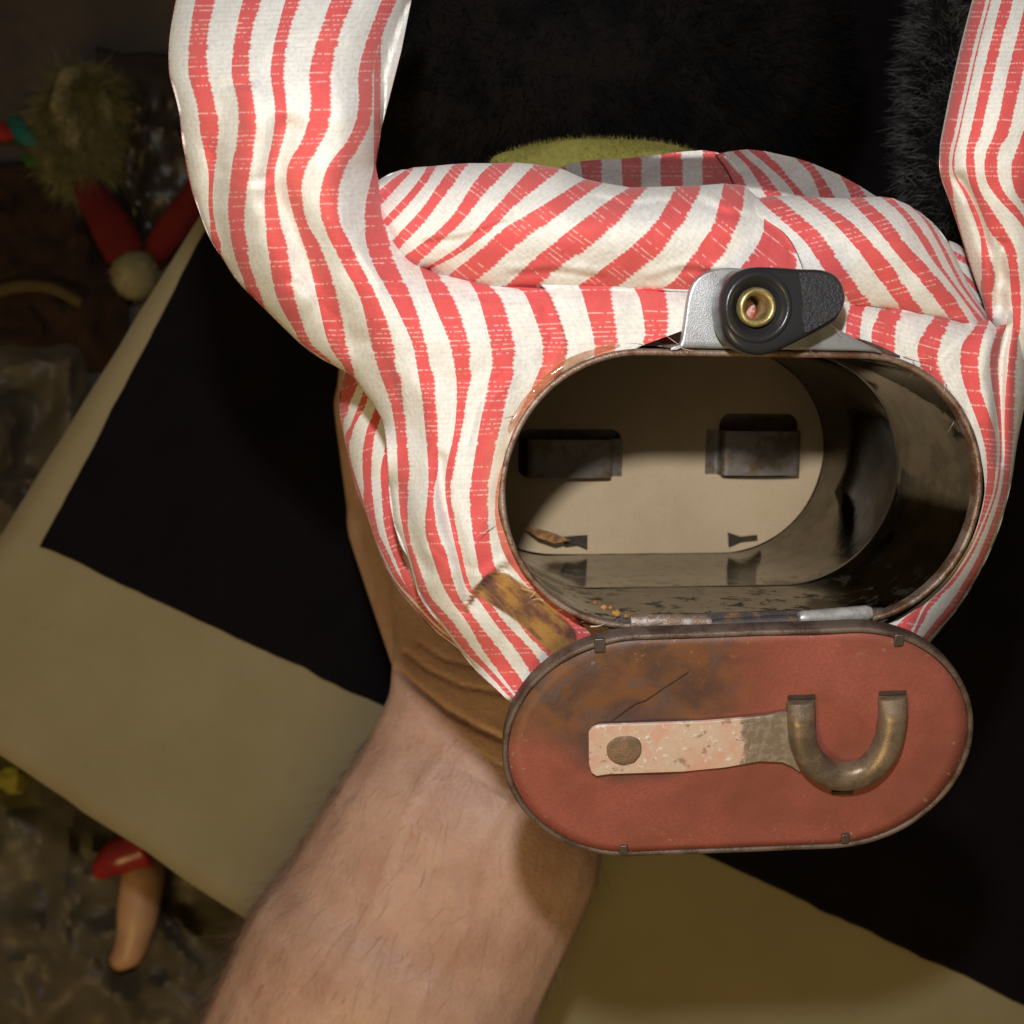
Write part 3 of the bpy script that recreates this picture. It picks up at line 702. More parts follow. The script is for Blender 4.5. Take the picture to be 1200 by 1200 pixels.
colsA2 = [(9.5, [(634, 334), (645, 350), (664, 400), (660, 430), (650, 447), (636, 463)]),
 (10, [(678, 335), (684, 350), (696, 400), (694, 420), (684, 432), (668, 443)]),
 (10.5, [(716, 336), (716, 350), (723, 395), (721, 408), (717, 418), (710, 427)]),
 (11, [(743, 338), (750, 352), (755, 380), (755, 394), (752, 405)]),
 (11.5, [(777, 339), (780, 352), (782, 375), (782, 386), (782, 394)]),
 (12, [(814, 341), (814, 352), (815, 366), (815, 374), (814, 382)])]
def zA2(X, Y): return roll(X, Y, foldA, 42, .42)
def stainA2(X, Y): return .0*X
def glueA2(X, Y): return np.clip(np.exp(-(dist_poly(X, Y, [(610, 490), (650, 450), (690, 428), (712, 420)])/15)**2), 0, 1)
patch('seat_panel', colsA2, (.03, 1), zA2, N=40, sub=8, tuck0=(10, .4), glue=glueA2, parent=toy)

colsB = [(-.5, [(436, 222), (443, 212), (456, 204), (470, 199)]),
 (0, [(440, 228), (449, 219), (465, 206), (476, 199)]),
 (.5, [(446, 240), (463, 222), (479, 205), (484, 197)]),
 (1, [(453, 254), (477, 228), (495, 205), (500, 196)]),
 (1.5, [(459, 260), (480, 238), (498, 217), (511, 195)]),
 (2, [(466, 275), (492, 247), (513, 217), (531, 193)]),
 (2.5, [(475, 284), (500, 257), (523, 227), (548, 192)]),
 (3, [(482, 294), (510, 273), (533, 248), (558, 210), (576, 192)]),
 (3.5, [(496, 303), (517, 282), (540, 262), (565, 230), (590, 203), (603, 191)]),
 (4, [(512, 306), (540, 287), (565, 260), (598, 223), (625, 193)]),
 (4.5, [(518, 308), (540, 296), (573, 272), (607, 237), (640, 212), (657, 198)]),
 (5, [(530, 319), (557, 297), (590, 268), (632, 243), (665, 222), (684, 210)]),
 (5.5, [(556, 329), (582, 310), (615, 280), (657, 250), (687, 228), (707, 215)]),
 (6, [(595, 333), (620, 308), (657, 278), (690, 252), (720, 230), (737, 220)]),
 (6.5, [(633, 333), (657, 312), (698, 283), (725, 259), (744, 237), (757, 220)]),
 (7, [(677, 335), (707, 314), (747, 282), (770, 257), (785, 233), (791, 219)]),
 (7.5, [(720, 338), (750, 315), (775, 295), (798, 263), (815, 235), (821, 218)]),
 (8, [(767, 343), (790, 328), (808, 303), (833, 268), (843, 237), (848, 216)]),
 (8.5, [(800, 345), (827, 323), (850, 293), (865, 260), (871, 235), (872, 218)]),
 (9, [(850, 335), (873, 307), (890, 282), (895, 262), (893, 245), (888, 232)]),
 (9.5, [(925, 345), (932, 318), (933, 298), (927, 280), (908, 256), (893, 233)]),
 (9.8, [(940, 345), (942, 318), (940, 298), (932, 282), (911, 256), (895, 232)])]
topB = [(430, 218), (443, 211), (470, 198), (500, 195), (548, 191), (603, 190), (625, 192), (657, 197), (684, 209), (707, 214), (737, 219), (791, 218), (821, 217), (848, 215), (872, 217), (890, 232)]
creaseB = [(890, 232), (912, 256), (934, 284), (942, 312)]
def zB(X, Y):
    z = roll(X, Y, foldA, 60, .5)+roll(X, Y, topB, 60, 1.3)+roll(X, Y, creaseB, 26, .30)
    for pl in ([(600, 322), (650, 318), (700, 326)], [(760, 330), (800, 316), (840, 320)], [(500, 285), (540, 280), (590, 262)], [(820, 235), (850, 250), (880, 252)], [(700, 232), (740, 240), (780, 236)]):
        z = z-bumpline(X, Y, pl, 4.5, .06)+bumpline(X, Y, [(x+4, y-7) for x, y in pl], 6, .05)
    z = z+.35*np.exp(-((X-690)/170)**2-((Y-270)/45)**2)-.7*np.clip((560-X)/130, 0, 1)
    return z
def stB(X, Y): return .35*np.exp(-(((X-772)/9)**2+((Y-237)/9)**2))
patch('trouser_seat', colsB, (.62, -.78), zB, N=50, sub=6, tuck0=(16, .45), tuck1=(1, .6), stain=stB)

colsD = [(-.4, [(880, 236), (893, 254), (922, 276), (938, 305), (945, 335), (950, 358)]),
 (0, [(888, 233), (915, 258), (943, 283), (963, 312), (985, 340), (998, 358)]),
 (.5, [(908, 230), (943, 257), (967, 282), (987, 313), (1005, 337), (1023, 360)]),
 (1, [(938, 230), (977, 262), (1005, 293), (1027, 323), (1047, 350), (1056, 364)]),
 (1.5, [(957, 232), (993, 257), (1023, 287), (1045, 313), (1062, 338), (1083, 367)]),
 (2, [(993, 233), (1023, 263), (1047, 293), (1073, 323), (1093, 347), (1114, 375)]),
 (2.5, [(1012, 232), (1040, 258), (1063, 288), (1087, 313), (1117, 347), (1140, 384)]),
 (3, [(1032, 231), (1055, 250), (1075, 277), (1093, 305), (1120, 340), (1150, 382)]),
 (3.5, [(1047, 233), (1070, 257), (1090, 285), (1103, 310), (1127, 344), (1157, 381)]),
 (4, [(1066, 241), (1083, 258), (1101, 288), (1111, 308), (1128, 338), (1158, 378)]),
 (4.5, [(1073, 246), (1090, 262), (1107, 291), (1118, 312), (1132, 338), (1159, 376)]),
 (4.9, [(1080, 250), (1098, 266), (1115, 290), (1124, 310), (1137, 336), (1160, 374)])]
topD = [(880, 233), (908, 229), (957, 231), (993, 232), (1032, 231), (1060, 237), (1080, 250), (1098, 266), (1115, 290), (1137, 336), (1160, 374)]
foldD = [(940, 350), (998, 357), (1023, 360), (1057, 364), (1083, 368), (1115, 376), (1140, 384), (1160, 380)]
def zD(X, Y):
    return roll(X, Y, foldD, 45, .45)+roll(X, Y, topD, 55, 1.1)+.25*np.exp(-((X-1020)/60)**2-((Y-290)/45)**2)-roll(X, Y, [(880, 236), (922, 276), (945, 335)], 1, 0)
patch('trouser_seat', colsD, (.25, .97), zD, N=50, sub=6, tuck0=(1, .6), tuck1=(14, .45))

colsF = [(-.6, [(935, 355), (930, 380), (930, 402), (930, 416)]),
 (-.45, [(985, 358), (985, 380), (985, 400), (986, 414)]),
 (0, [(996, 356), (992, 375), (991, 396), (993, 414)]),
 (.3, [(1006, 357), (1003, 376), (1002, 396), (1004, 415)]),
 (1, [(1032, 361), (1022, 386), (1022, 405), (1027, 419)]),
 (1.5, [(1058, 363), (1050, 384), (1048, 406), (1052, 428)]),
 (2, [(1095, 371), (1080, 393), (1075, 413), (1082, 438)]),
 (2.5, [(1113, 377), (1103, 400), (1098, 423), (1107, 450), (1112, 460)]),
 (3, [(1142, 383), (1128, 403), (1125, 427), (1130, 452), (1134, 464)])]
def zF(X, Y): return roll(X, Y, foldD, 45, .45)
def stF(X, Y): return .3*np.exp(-(((X-975)/40)**2+((Y-395)/12)**2))
patch('seat_panel', colsF, (-.28, .96), zF, N=46, sub=6, tuck0=(12, .4), stain=stF)
silF = [(1206, 300), (1207, 400), (1203, 460), (1192, 520), (1186, 560), (1178, 595), (1167, 630), (1147, 673), (1119, 718), (1092, 750)]
colsF2 = [(2.5, [(1098, 424), (1104, 444), (1119, 472), (1136, 506), (1149, 535), (1154, 575), (1147, 610), (1134, 642), (1110, 677), (1078, 707), (1040, 731), (1012, 741)]),
 (3, [(1142, 383), (1128, 403), (1125, 427), (1130, 452), (1139, 477), (1149, 505), (1156, 538), (1155, 575), (1148, 610), (1136, 642), (1112, 678), (1084, 706), (1060, 724), (1042, 742)]),
 (3.5, [(1157, 383), (1148, 408), (1147, 433), (1150, 460), (1158, 483), (1166, 508), (1168, 537), (1164, 575), (1152, 610), (1134, 648), (1110, 682), (1084, 708), (1066, 745)]),
 (4, [(1166, 392), (1160, 420), (1162, 450), (1167, 478), (1171, 508), (1171, 540), (1166, 575), (1155, 608), (1137, 648), (1113, 682), (1086, 709), (1068, 746)]),
 (4.4, [(1180, 380), (1170, 408), (1167, 436), (1170, 467), (1173, 505), (1173, 540), (1168, 575), (1157, 608), (1139, 648), (1115, 683), (1089, 710), (1070, 747)]),
 (5, [(1184, 350), (1187, 375), (1182, 417), (1178, 467), (1177, 500), (1177, 537), (1173, 575), (1161, 615), (1143, 658), (1118, 700), (1096, 728), (1080, 748)]),
 (5.5, [(1196, 350), (1195, 383), (1190, 425), (1188, 467), (1187, 500), (1185, 540), (1181, 572), (1167, 620), (1147, 668), (1120, 713), (1098, 738), (1086, 750)]),
 (5.7, silF)]
def zF2(X, Y):
    z = roll(X, Y, silF, 38, 1.3)+roll(X, Y, [(1142, 384), (1160, 380), (1184, 350)], 30, .4)
    z = z-bumpline(X, Y, [(1180, 385), (1172, 420), (1171, 480), (1173, 540)], 7, .28)+bumpline(X, Y, [(1158, 395), (1150, 440), (1160, 490)], 10, .12)
    return z+.02-.25*np.clip((Y-560)/150, 0, 1)
patch('seat_panel', colsF2, (-.1, 1), zF2, N=90, sub=6, tuck0=(8, .4), tuck1=(10, .5))

silG = [(1150, -40), (1124, 60), (1105, 150), (1101, 178), (1102, 205), (1114, 240), (1124, 270), (1133, 300), (1143, 330), (1152, 355), (1158, 378), (1164, 402)]
colsG = [(-.05, silG),
 (.5, [(1166, -40), (1140, 60), (1120, 150), (1114, 174), (1112, 200), (1119, 232), (1127, 262), (1136, 295), (1146, 328), (1154, 355), (1160, 378), (1166, 402)]),
 (1, [(1170, -40), (1144, 60), (1124, 150), (1117, 180), (1117, 202), (1130, 228), (1141, 255), (1149, 280), (1150, 305), (1151, 330), (1157, 360), (1163, 382), (1168, 402)]),
 (1.5, [(1172, -40), (1146, 60), (1126, 150), (1119, 182), (1119, 204), (1133, 224), (1145, 248), (1153, 272), (1159, 300), (1166, 322), (1162, 350), (1166, 380), (1172, 402)]),
 (2, [(1184, -40), (1158, 60), (1138, 150), (1132, 180), (1135, 210), (1148, 245), (1160, 273), (1176, 290), (1182, 312), (1185, 348), (1187, 375), (1183, 410)]),
 (2.5, [(1198, -40), (1171, 60), (1151, 150), (1143, 172), (1142, 195), (1148, 222), (1165, 250), (1182, 275), (1191, 300), (1196, 348), (1195, 383), (1190, 415)]),
 (3, [(1214, -40), (1187, 60), (1167, 150), (1155, 180), (1155, 208), (1167, 230), (1198, 265), (1208, 300), (1210, 350), (1206, 390), (1200, 420)]),
 (3.5, [(1231, -40), (1204, 60), (1184, 150), (1172, 172), (1168, 197), (1175, 222), (1200, 254), (1216, 290), (1220, 350), (1214, 390), (1204, 425)]),
 (4, [(1250, -40), (1222, 60), (1200, 150), (1186, 190), (1188, 220), (1202, 245), (1222, 280), (1230, 350), (1222, 395), (1207, 428)]),
 (4.5, [(1272, -40), (1245, 60), (1222, 150), (1208, 190), (1209, 220), (1224, 255), (1240, 300), (1242, 350), (1232, 400), (1210, 432)]),
 (5, [(1300, -40), (1275, 60), (1255, 150), (1240, 195), (1240, 230), (1250, 270), (1255, 310), (1252, 355), (1240, 405), (1213, 436)])]
rG = [(1300, -40), (1275, 60), (1255, 150), (1240, 230), (1255, 310), (1240, 405), (1213, 436)]
def zG(X, Y):
    z = .7*np.clip((360-Y)/160, 0, 1)-1.6*np.clip((140-Y)/180, 0, 1.2)**1.5+roll(X, Y, silG, 70, 1.2)+roll(X, Y, rG, 60, 1.8)
    z = z-bumpline(X, Y, [(1124, 210), (1140, 235), (1156, 285), (1168, 320), (1172, 360)], 7, .25)+bumpline(X, Y, [(1160, 300), (1160, 340), (1156, 375)], 8, .15)
    z = z-bumpline(X, Y, [(1176, 286), (1172, 300), (1178, 330)], 6, .2)
    return z
patch('trouser_leg', colsG, (0, 1), zG, N=110, sub=6, tuck1=(3, .7), ygrid=(-40, 440))

colsC = [(-.3, [(404, 432), (399, 455), (398, 480), (402, 507), (408, 535), (418, 575), (430, 605), (442, 640), (456, 672), (478, 706), (512, 742), (546, 768)]),
 (0, [(409, 432), (402, 458), (400, 482), (403, 507), (409, 533), (420, 574), (432, 606), (444, 642), (459, 675), (480, 706), (513, 741), (547, 767)]),
 (.5, [(426, 434), (415, 460), (407, 485), (406, 508), (411, 533), (422, 574), (434, 606), (446, 643), (461, 676), (482, 706), (514, 740), (548, 766)]),
 (1, [(432, 440), (420, 475), (409, 505), (409, 524), (414, 548), (425, 582), (436, 610), (447, 643), (462, 676), (483, 705), (515, 739), (549, 765)]),
 (1.5, [(440, 445), (428, 475), (414, 503), (412, 522), (416, 546), (427, 582), (437, 610), (448, 643), (463, 676), (484, 704), (516, 738), (550, 764)]),
 (2, [(452, 450), (440, 478), (430, 503), (425, 528), (425, 553), (428, 583), (436, 613), (449, 643), (464, 675), (485, 703), (517, 737), (551, 763)]),
 (2.5, [(462, 455), (448, 485), (440, 507), (436, 532), (435, 558), (438, 592), (444, 622), (455, 648), (468, 674), (488, 702), (519, 736), (552, 762)]),
 (3, [(474, 470), (458, 500), (450, 530), (446, 553), (447, 578), (449, 608), (455, 635), (466, 664), (477, 690), (496, 712), (523, 740), (554, 764)]),
 (3.5, [(490, 480), (474, 510), (462, 540), (458, 565), (459, 590), (462, 617), (470, 645), (481, 672), (492, 700), (510, 722), (534, 744), (562, 765)]),
 (4, [(510, 490), (494, 520), (482, 545), (478, 570), (478, 595), (482, 620), (490, 650), (500, 680), (512, 705), (528, 728), (550, 750), (575, 770)])]
silC = [p for p in colsC[0][1]]
def zC(X, Y): return -3.0+1.6*np.clip((Y-560)/120, 0, 1)+roll(X, Y, silC, 45, 1.0)
patch('trouser_leg', colsC, (.35, .93), zC, N=90, sub=6, tuck1=(3, .3), ygrid=(430, 770))

# the stuffed legs behind the visible cloth, ending in shoes beyond the frame
def leg_tube(path, zf, drop, shoe_dir):
    P = cr(path, 40); X, Y, Wp = P[:, 0], P[:, 1], P[:, 2]
    Z = base_z(X, Y)+zf(X, np.maximum(Y, -38))-drop
    ctr = [Wd(x, y, z) for x, y, z in zip(X, Y, Z)]; rad = [w*(H-z)/F for w, z in zip(Wp, Z)]
    V, Fc = tube(ctr, rad, 32, True, .85); me = mesh('leg_back', V, Fc); uvl = me.uv_layers.new(name='UVMap')
    for f in me.polygons:
        js = [me.loops[l].vertex_index for l in f.loop_indices]
        for l, vi in zip(f.loop_indices, js):
            a = vi % 32; a = 32 if (a == 0 and any(j % 32 == 31 for j in js) and len(js) == 4) else a
            uvl.data[l].uv = (a*12/32, (vi//32)*.35)
    link('leg_back', me, FABRIC, toy)
    c = ctr[-1]; V, Fc = ellipsoid(c+Vector(shoe_dir)*.9, (1.5, 1.9, 1.5), 32, 20, .08, .8, 3)
    link('shoe', mesh('shoe', V, Fc), PLASTIC, toy)
leg_tube([(380, 330, 70), (340, 230, 92), (326, 150, 100), (328, 60, 102), (336, -40, 106), (345, -110, 105), (350, -150, 60)], zA, 2.3, (0, 1, .2))
leg_tube([(1188, 330, 38), (1184, 240, 52), (1182, 150, 64), (1202, 60, 66), (1228, -40, 68), (1246, -110, 66), (1252, -150, 40)], lambda X, Y: zG(X, Y), 1.35, (.2, 1, .2))
# frayed threads where the cloth is cut along the tin
tb = [BOX @ Vector((x, y, -.02)) for x, y in stadium(BHW+.14, BHH+.14, 40) if x < -1.2 or y > 1.0]
tb = [tb[i] for i in np.random.choice(len(tb), 34)]
td = [(Vector((p-BOX.translation).normalized())*np.random.uniform(-.1, 1)+Vector(np.random.normal(size=3))*.7+Vector((0, 0, .35))).normalized() for p in tb]
V, Fc = strands([tuple(p) for p in tb], [tuple(d) for d in td], np.random.uniform(.12, .42, len(tb)), .009, .8)
f = link('frayed_threads', mesh('frayed_threads', V, Fc), cloth_plain('cotton_thread', (.66, .60, .50), (.55, .30, .25), .9, 3), toy, smooth=False); f['kind'] = 'stuff'
# waist folds behind
colsH = [(-.1, [(658, 196), (660, 208), (664, 226)]), (.1, [(666, 192), (668, 206), (670, 226)]),
 (.5, [(680, 189), (682, 205), (684, 230)]), (.95, [(701, 187), (702, 205), (703, 232)]),
 (1.5, [(728, 186), (729, 205), (730, 235)]), (1.95, [(749, 184), (749, 205), (750, 235)]),
 (2.5, [(774, 181), (774, 205), (775, 235)]), (2.95, [(796, 178), (797, 205), (799, 235)]),
 (3.5, [(823, 176), (823, 205), (824, 232)]), (3.95, [(838, 178), (849, 198), (866, 228)]),
 (4.3, [(850, 182), (865, 200), (880, 228)])]
colsH = [(u+.5, p) for u, p in colsH]
def zH(X, Y): return -3.3+1.3*np.clip((228-Y)/45, 0, 1)+0*X
patch('waistband', colsH, (0, 1), zH, N=20, sub=6)
colsH2 = [(-.3, [(838, 181), (852, 200), (868, 232)]), (.1, [(852, 178), (868, 198), (886, 234)]),
 (.5, [(858, 177), (880, 200), (900, 236)]), (1, [(866, 176), (898, 206), (922, 236)]),
 (1.5, [(876, 175), (915, 208), (938, 237)]), (2, [(896, 177), (933, 217), (949, 238)]),
 (2.5, [(932, 185), (950, 205), (964, 238)]), (3, [(951, 191), (967, 212), (981, 238)]),
 (3.5, [(984, 205), (992, 219), (1001, 240)]), (4, [(1006, 217), (1013, 227), (1020, 242)]),
 (4.4, [(1028, 231), (1032, 238), (1036, 246)])]
colsH2 = [(u+.5, p) for u, p in colsH2]
topH2 = [(838, 181), (858, 176), (876, 174), (900, 178), (932, 184), (951, 190), (984, 204), (1006, 216), (1030, 232)]
def zH2(X, Y): return -3.0+1.1*np.clip(1-dist_poly(X, Y, topH2)/45, 0, 1)
patch('waistband', colsH2, (.3, .95), zH2, N=24, sub=6)
colsE = [(-.3, [(1112, 282), (1122, 286), (1135, 296)]), (.0, [(1114, 292), (1126, 298), (1140, 308)]), (.5, [(1118, 302), (1132, 310), (1146, 324)]),
 (1, [(1128, 318), (1138, 328), (1152, 342)]), (1.5, [(1134, 330), (1144, 342), (1158, 356)]), (1.9, [(1140, 346), (1150, 356), (1162, 368)])]
def zE(X, Y): return -1.5+roll(X, Y, [(1118, 280), (1135, 296), (1150, 340)], 12, .3)
patch('waistband', colsE, (.8, .3), zE, N=14, sub=5)
# cloth sides of the seat under the visible folds (closes the body)
rs = []
for o_, c in ((.12, -.35), (.32, -1.2), (.45, -3.0), (.35, -5.5), (.0, -6.9)):
    rs.append([(x, y, c) for x, y in stadium(BHW+o_, BHH+o_, 36)])
V, Fc = loft(rs, cap1=True)
me = mesh('seat_side', V, Fc); uvl = me.uv_layers.new(name='UVMap')
for lo in me.loops:
    p = me.vertices[lo.vertex_index].co; uvl.data[lo.index].uv = (math.atan2(p.y, p.x)*5, p.z)
link('seat_side', me, FABRIC, toy, BOX)

# fur body, felt
def furry(name, c, r, mat, hmat, count, L, parent, hname='fur', lean=(0, 0, 0), amp=.06, w=.008):
    V, Fc = ellipsoid(c, r, 48, 28, amp, .6, 2); o = link(name, mesh(name, V, Fc), mat, parent)
    th = np.arccos(np.random.uniform(-.3, 1, count)); ph = np.random.uniform(0, 2*np.pi, count)
    d = np.stack([np.sin(th)*np.cos(ph), np.sin(th)*np.sin(ph), np.cos(th)], 1); B = np.array(c)+d*np.array(r)*.99
    D = d/np.array(r); D /= np.linalg.norm(D, axis=1)[:, None]; D = D+np.array(lean)+np.random.normal(size=D.shape)*.35; D /= np.linalg.norm(D, axis=1)[:, None]
    V, Fc = strands(B, D, np.random.uniform(.5, 1, count)*L, w, .5)
    f = link(hname, mesh(hname, V, Fc), hmat, o, smooth=False); f['kind'] = 'stuff'
    return o
furry('fur_body', tuple(Wd(690, 60, 9.0)), (5.4, 3.6, 3.0), FURM, FURM, 15000, .55, toy)
furry('fur_arm', tuple(Wd(1098, 170, 10.5)), (.62, 3.1, .9), FURM, FURG, 6000, .42, toy, lean=(-.5, -.2, 0), w=.007)
furry('felt_vest', tuple(Wd(705, 205, 13.0)), (2.1, .62, .5), FELT, FELT, 6000, .11, toy, 'felt_fuzz', amp=.16, w=.004)

# ------------------------------------------------------------------ the hand that holds it
def capsule(p0, p1, r0, r1, flat0=1, flat1=1, n=20, m=14):
    p0, p1 = Vector(p0), Vector(p1); ax = (p1-p0); L = ax.length; ax.normalize()
    up = Vector((0, 0, 1)); up = (up-ax*up.dot(ax)).normalized(); s = ax.cross(up); rings = []
    for i in range(m+1):
        a = -math.pi/2+math.pi*i/m
        e = math.sin(a); c = math.cos(a)
        base = p0 if a < 0 else p1; r = r0 if a < 0 else r1; fl_ = flat0 if a < 0 else flat1
        rings.append([base+ax*e*r+s*math.cos(2*math.pi*k/n)*r*max(c, .02)+up*math.sin(2*math.pi*k/n)*r*max(c, .02)*fl_ for k in range(n)])
    return loft(rings, True, True)
parts = []
def cap(a, b, r0, r1, f0=1, f1=1): parts.append(capsule(Wd(*a), Wd(*b), r0, r1, f0, f1))
cap((330, 1420, 5.2), (455, 1150, 6.6), 3.7, 3.5, .82, .80)
cap((455, 1150, 6.6), (545, 985, 7.0), 3.5, 3.1, .80, .72)
cap((545, 985, 7.0), (600, 850, 6.9), 3.1, 2.78, .72, .66)
cap((600, 850, 6.9), (632, 720, 6.0), 2.78, 3.4, .66, .52)
cap((632, 720, 6.0), (650, 560, 5.0), 3.4, 3.9, .52, .42)
cap((650, 560, 5.0), (680, 430, 4.8), 3.9, 3.7, .42, .36)
cap((560, 790, 5.8), (478, 610, 3.0), 1.9, 1.55, 1, 1)            # ball of the thumb
cap((478, 610, 3.0), (450, 475, 2.8), 1.55, 1.28)
cap((450, 475, 2.8), (452, 372, 4.8), 1.28, 1.0)
for k, (x, l) in enumerate(((520, 1.0), (610, 1.1), (700, 1.05), (785, .85))):
    a = (x, 400, 4.6); b = (x+8, 400-170*l, 4.9); c = (x+14, 400-250*l, 6.2); e = (x+14, 400-262*l, 7.2)
    cap(a, b, .95, .85); cap(b, c, .85, .78); cap(c, e, .78, .68)
V, Fc = [], []
for v, f in parts:
    k = len(V); V += v; Fc += [tuple(i+k for i in q) for q in f]
me = mesh('person', V, Fc); tmp = bpy.data.objects.new('person_tmp', me); COL.objects.link(tmp)
md = tmp.modifiers.new('r', 'REMESH'); md.mode = 'VOXEL'; md.voxel_size = .115
md = tmp.modifiers.new('s', 'SMOOTH'); md.factor = .5; md.iterations = 14
md = tmp.modifiers.new('ss', 'SUBSURF'); md.levels = 1; md.render_levels = 1
dg = bpy.context.evaluated_depsgraph_get(); pm = bpy.data.meshes.new_from_object(tmp.evaluated_get(dg)); pm.name = 'person'
bpy.data.objects.remove(tmp)
nv = len(pm.vertices); co = np.empty(nv*3); pm.vertices.foreach_get('co', co); co = co.reshape(-1, 3)
nr = np.empty(nv*3); pm.vertices.foreach_get('normal', nr); nr = nr.reshape(-1, 3)
d = H-co[:, 2]; PX = 600+F*co[:, 0]/d; PY = 600-F*co[:, 1]/d
up = np.clip(nr[:, 2]*2, 0, 1)
for poly, w, dep in (([(464, 784), (484, 802), (520, 830), (560, 853), (610, 876), (680, 890)], 4.0, .10), ([(474, 764), (502, 785), (540, 803), (590, 812), (660, 812)], 3.2, .05),
                     ([(480, 815), (505, 846), (535, 868), (575, 892), (620, 912)], 3.0, .035), ([(490, 752), (520, 772), (560, 782)], 3.0, .035),
                     ([(540, 900), (590, 930), (640, 940)], 3, .02), ([(455, 845), (500, 870), (520, 890)], 3, .02),
                     ([(520, 880), (470, 960), (440, 1060), (380, 1170)], 9, -.035), ([(600, 930), (560, 1000), (545, 1090), (480, 1200)], 8, -.03), ([(470, 960), (520, 1010), (545, 1090)], 6, -.02)):
    co -= nr*(dep*np.exp(-(dist_poly(PX, PY, poly)/w)**2)*up)[:, None]
pm.vertices.foreach_set('co', co.ravel()); pm.update()
person = tag(link('person', pm, SKIN), 'bare hairy forearm and hand gripping the toy from behind', 'person')
# arm hair
idx = np.where((PY > 860) & (nr[:, 2] > -.25))[0]
prob = np.where(nr[idx, 2] < .4, 1.0, .15); prob = prob*np.where(PX[idx] < 560-(PY[idx]-930)*.55, 1, .45); prob /= prob.sum()
sel = np.random.choice(idx, 3000, p=prob)
adir = np.array(Wd(455, 1150, 8)-Wd(600, 850, 8.6)); adir /= np.linalg.norm(adir)
B = co[sel]; Nn = nr[sel]; T = adir[None]*.9+np.random.normal(size=(len(sel), 3))*.24; T -= Nn*(T*Nn).sum(1)[:, None]
D = T+Nn*np.random.uniform(.12, .5, (len(sel), 1)); D /= np.linalg.norm(D, axis=1)[:, None]
V, Fc = strands(B, D, np.random.uniform(.3, 1.15, len(sel)), .0028, .45)
h = link('arm_hair', mesh('arm_hair', V, Fc), HAIR, person, smooth=False); h['kind'] = 'stuff'

# ------------------------------------------------------------------ clutter round the box
CZ = -9.6; CS = 1.24
def Wc(x, y, z): return Wd(x, y, z+CZ)
def crumple(name, outline, z, amp, mat, seed, label, cat, n=46):
    xs = [p[0] for p in outline]; ys = [p[1] for p in outline]; x0, x1, y0, y1 = min(xs), max(xs), min(ys), max(ys); V, Fc = [], []
    for i in range(n+1):
        for j in range(n+1):
            x = x0+(x1-x0)*i/n; y = y0+(y1-y0)*j/n
            e = min(1, 4*min(i, n-i, j, n-j)/n)
            q = Vector((x*.012+seed, y*.012, seed)); r = abs(mnoise.noise(q))+.55*abs(mnoise.noise(q*2.3))+.12*abs(mnoise.noise(q*5.1))
            V.append(Wc(x+12*mnoise.noise(q*1.3+Vector((5, 0, 0))), y+12*mnoise.noise(q*1.3+Vector((0, 5, 0))), z+amp*(1-r)*e+.02))
    for i in range(n):
        for j in range(n): Fc.append((i*(n+1)+j, i*(n+1)+j+1, (i+1)*(n+1)+j+1, (i+1)*(n+1)+j))
    o = link(name, mesh(name, V, Fc), mat, None, smooth=True); split_angle(o, 38)
    md = o.modifiers.new('t', 'SOLIDIFY'); md.thickness = .015
    return tag(o, label, cat)
def bagmat(name, c, alpha, rough=.45):
    t = NT(name); o = t.obj(); n = t.noise(o, .8, 4)
    t.set(Base_Color=t.mix(n, c, tuple(x*.6 for x in c)), Roughness=rough, Alpha=alpha); t.bump(t.noise(o, 5, 4), .5, .06); return t.m
CLEAR = bagmat('thin_clear_plastic', (.15, .12, .08), .42); DARKP = bagmat('dark_plastic', (.022, .015, .011), .85, .42)
BROWN = cloth_plain('brown_plush', (.028, .013, .007), (.014, .007, .004)); 
crumple('plush_bundle', [(-60, 190), (150, 440)], -4.3, 1.6, BROWN, 4.0, 'dark brown plush bundle lying below the yellow wig', 'cloth')
crumple('plastic_bag', [(118, 60), (260, 310)], -4.2, 2.0, DARKP, 8.0, 'dark crumpled plastic bag beside the striped leg', 'bag')
crumple('plastic_bag', [(-70, 390), (100, 660)], -4.2, 2.6, CLEAR, 2.0, 'clear crumpled plastic bag along the upper edge of the cardboard', 'bag')
crumple('plastic_bag', [(-60, 890), (300, 1260)], -3.4, 1.7, CLEAR, 6.0, 'clear crumpled plastic bag below the lower edge of the cardboard', 'bag')
crumple('yellow_tissue', [(-60, 868), (48, 950)], -3.9, 1.8, cloth_plain('yellow_tissue', (.30, .26, .05), (.2, .18, .04), .8, 6), 3.0, 'scrap of yellow green tissue at the cardboard corner', 'paper', 24)
crumple('plush_bundle', [(20, 1060), (420, 1330)], -4.3, .8, BROWN, 5.0, 'dark brown plush cloth under the clear bag near the forearm', 'cloth')
# drooping red hat with pompom
hp = cr([tuple(Wc(x, y, z)) for x, y, z in ((58, 186, -3.2), (88, 200, -2.9), (112, 236, -2.6), (134, 272, -2.4), (148, 300, -2.4))], 24)
rr = np.interp(np.linspace(0, 1, 24), [0, .2, .5, .8, 1], [.27, .37, .6, .77, .74])
V, Fc = tube([Vector(p) for p in hp], list(rr), 18, True, .8)
hat = tag(link('red_hat', mesh('red_hat', V, Fc), REDF), 'floppy red felt hat ending in a cream pompom', 'hat')
furry('pompom', tuple(Wc(158, 322, -2.4)), (.77, .82, .68), CREAM, CREAM, 1500, .16, hat, 'pompom_fuzz', w=.01)
V, Fc = tube([Wc(x, y, z) for x, y, z in ((166, 318, -3.0), (186, 290, -2.7), (208, 260, -2.6), (236, 226, -2.7), (262, 190, -3))], [.37, .52, .62, .62, .56], 16, True, .8)
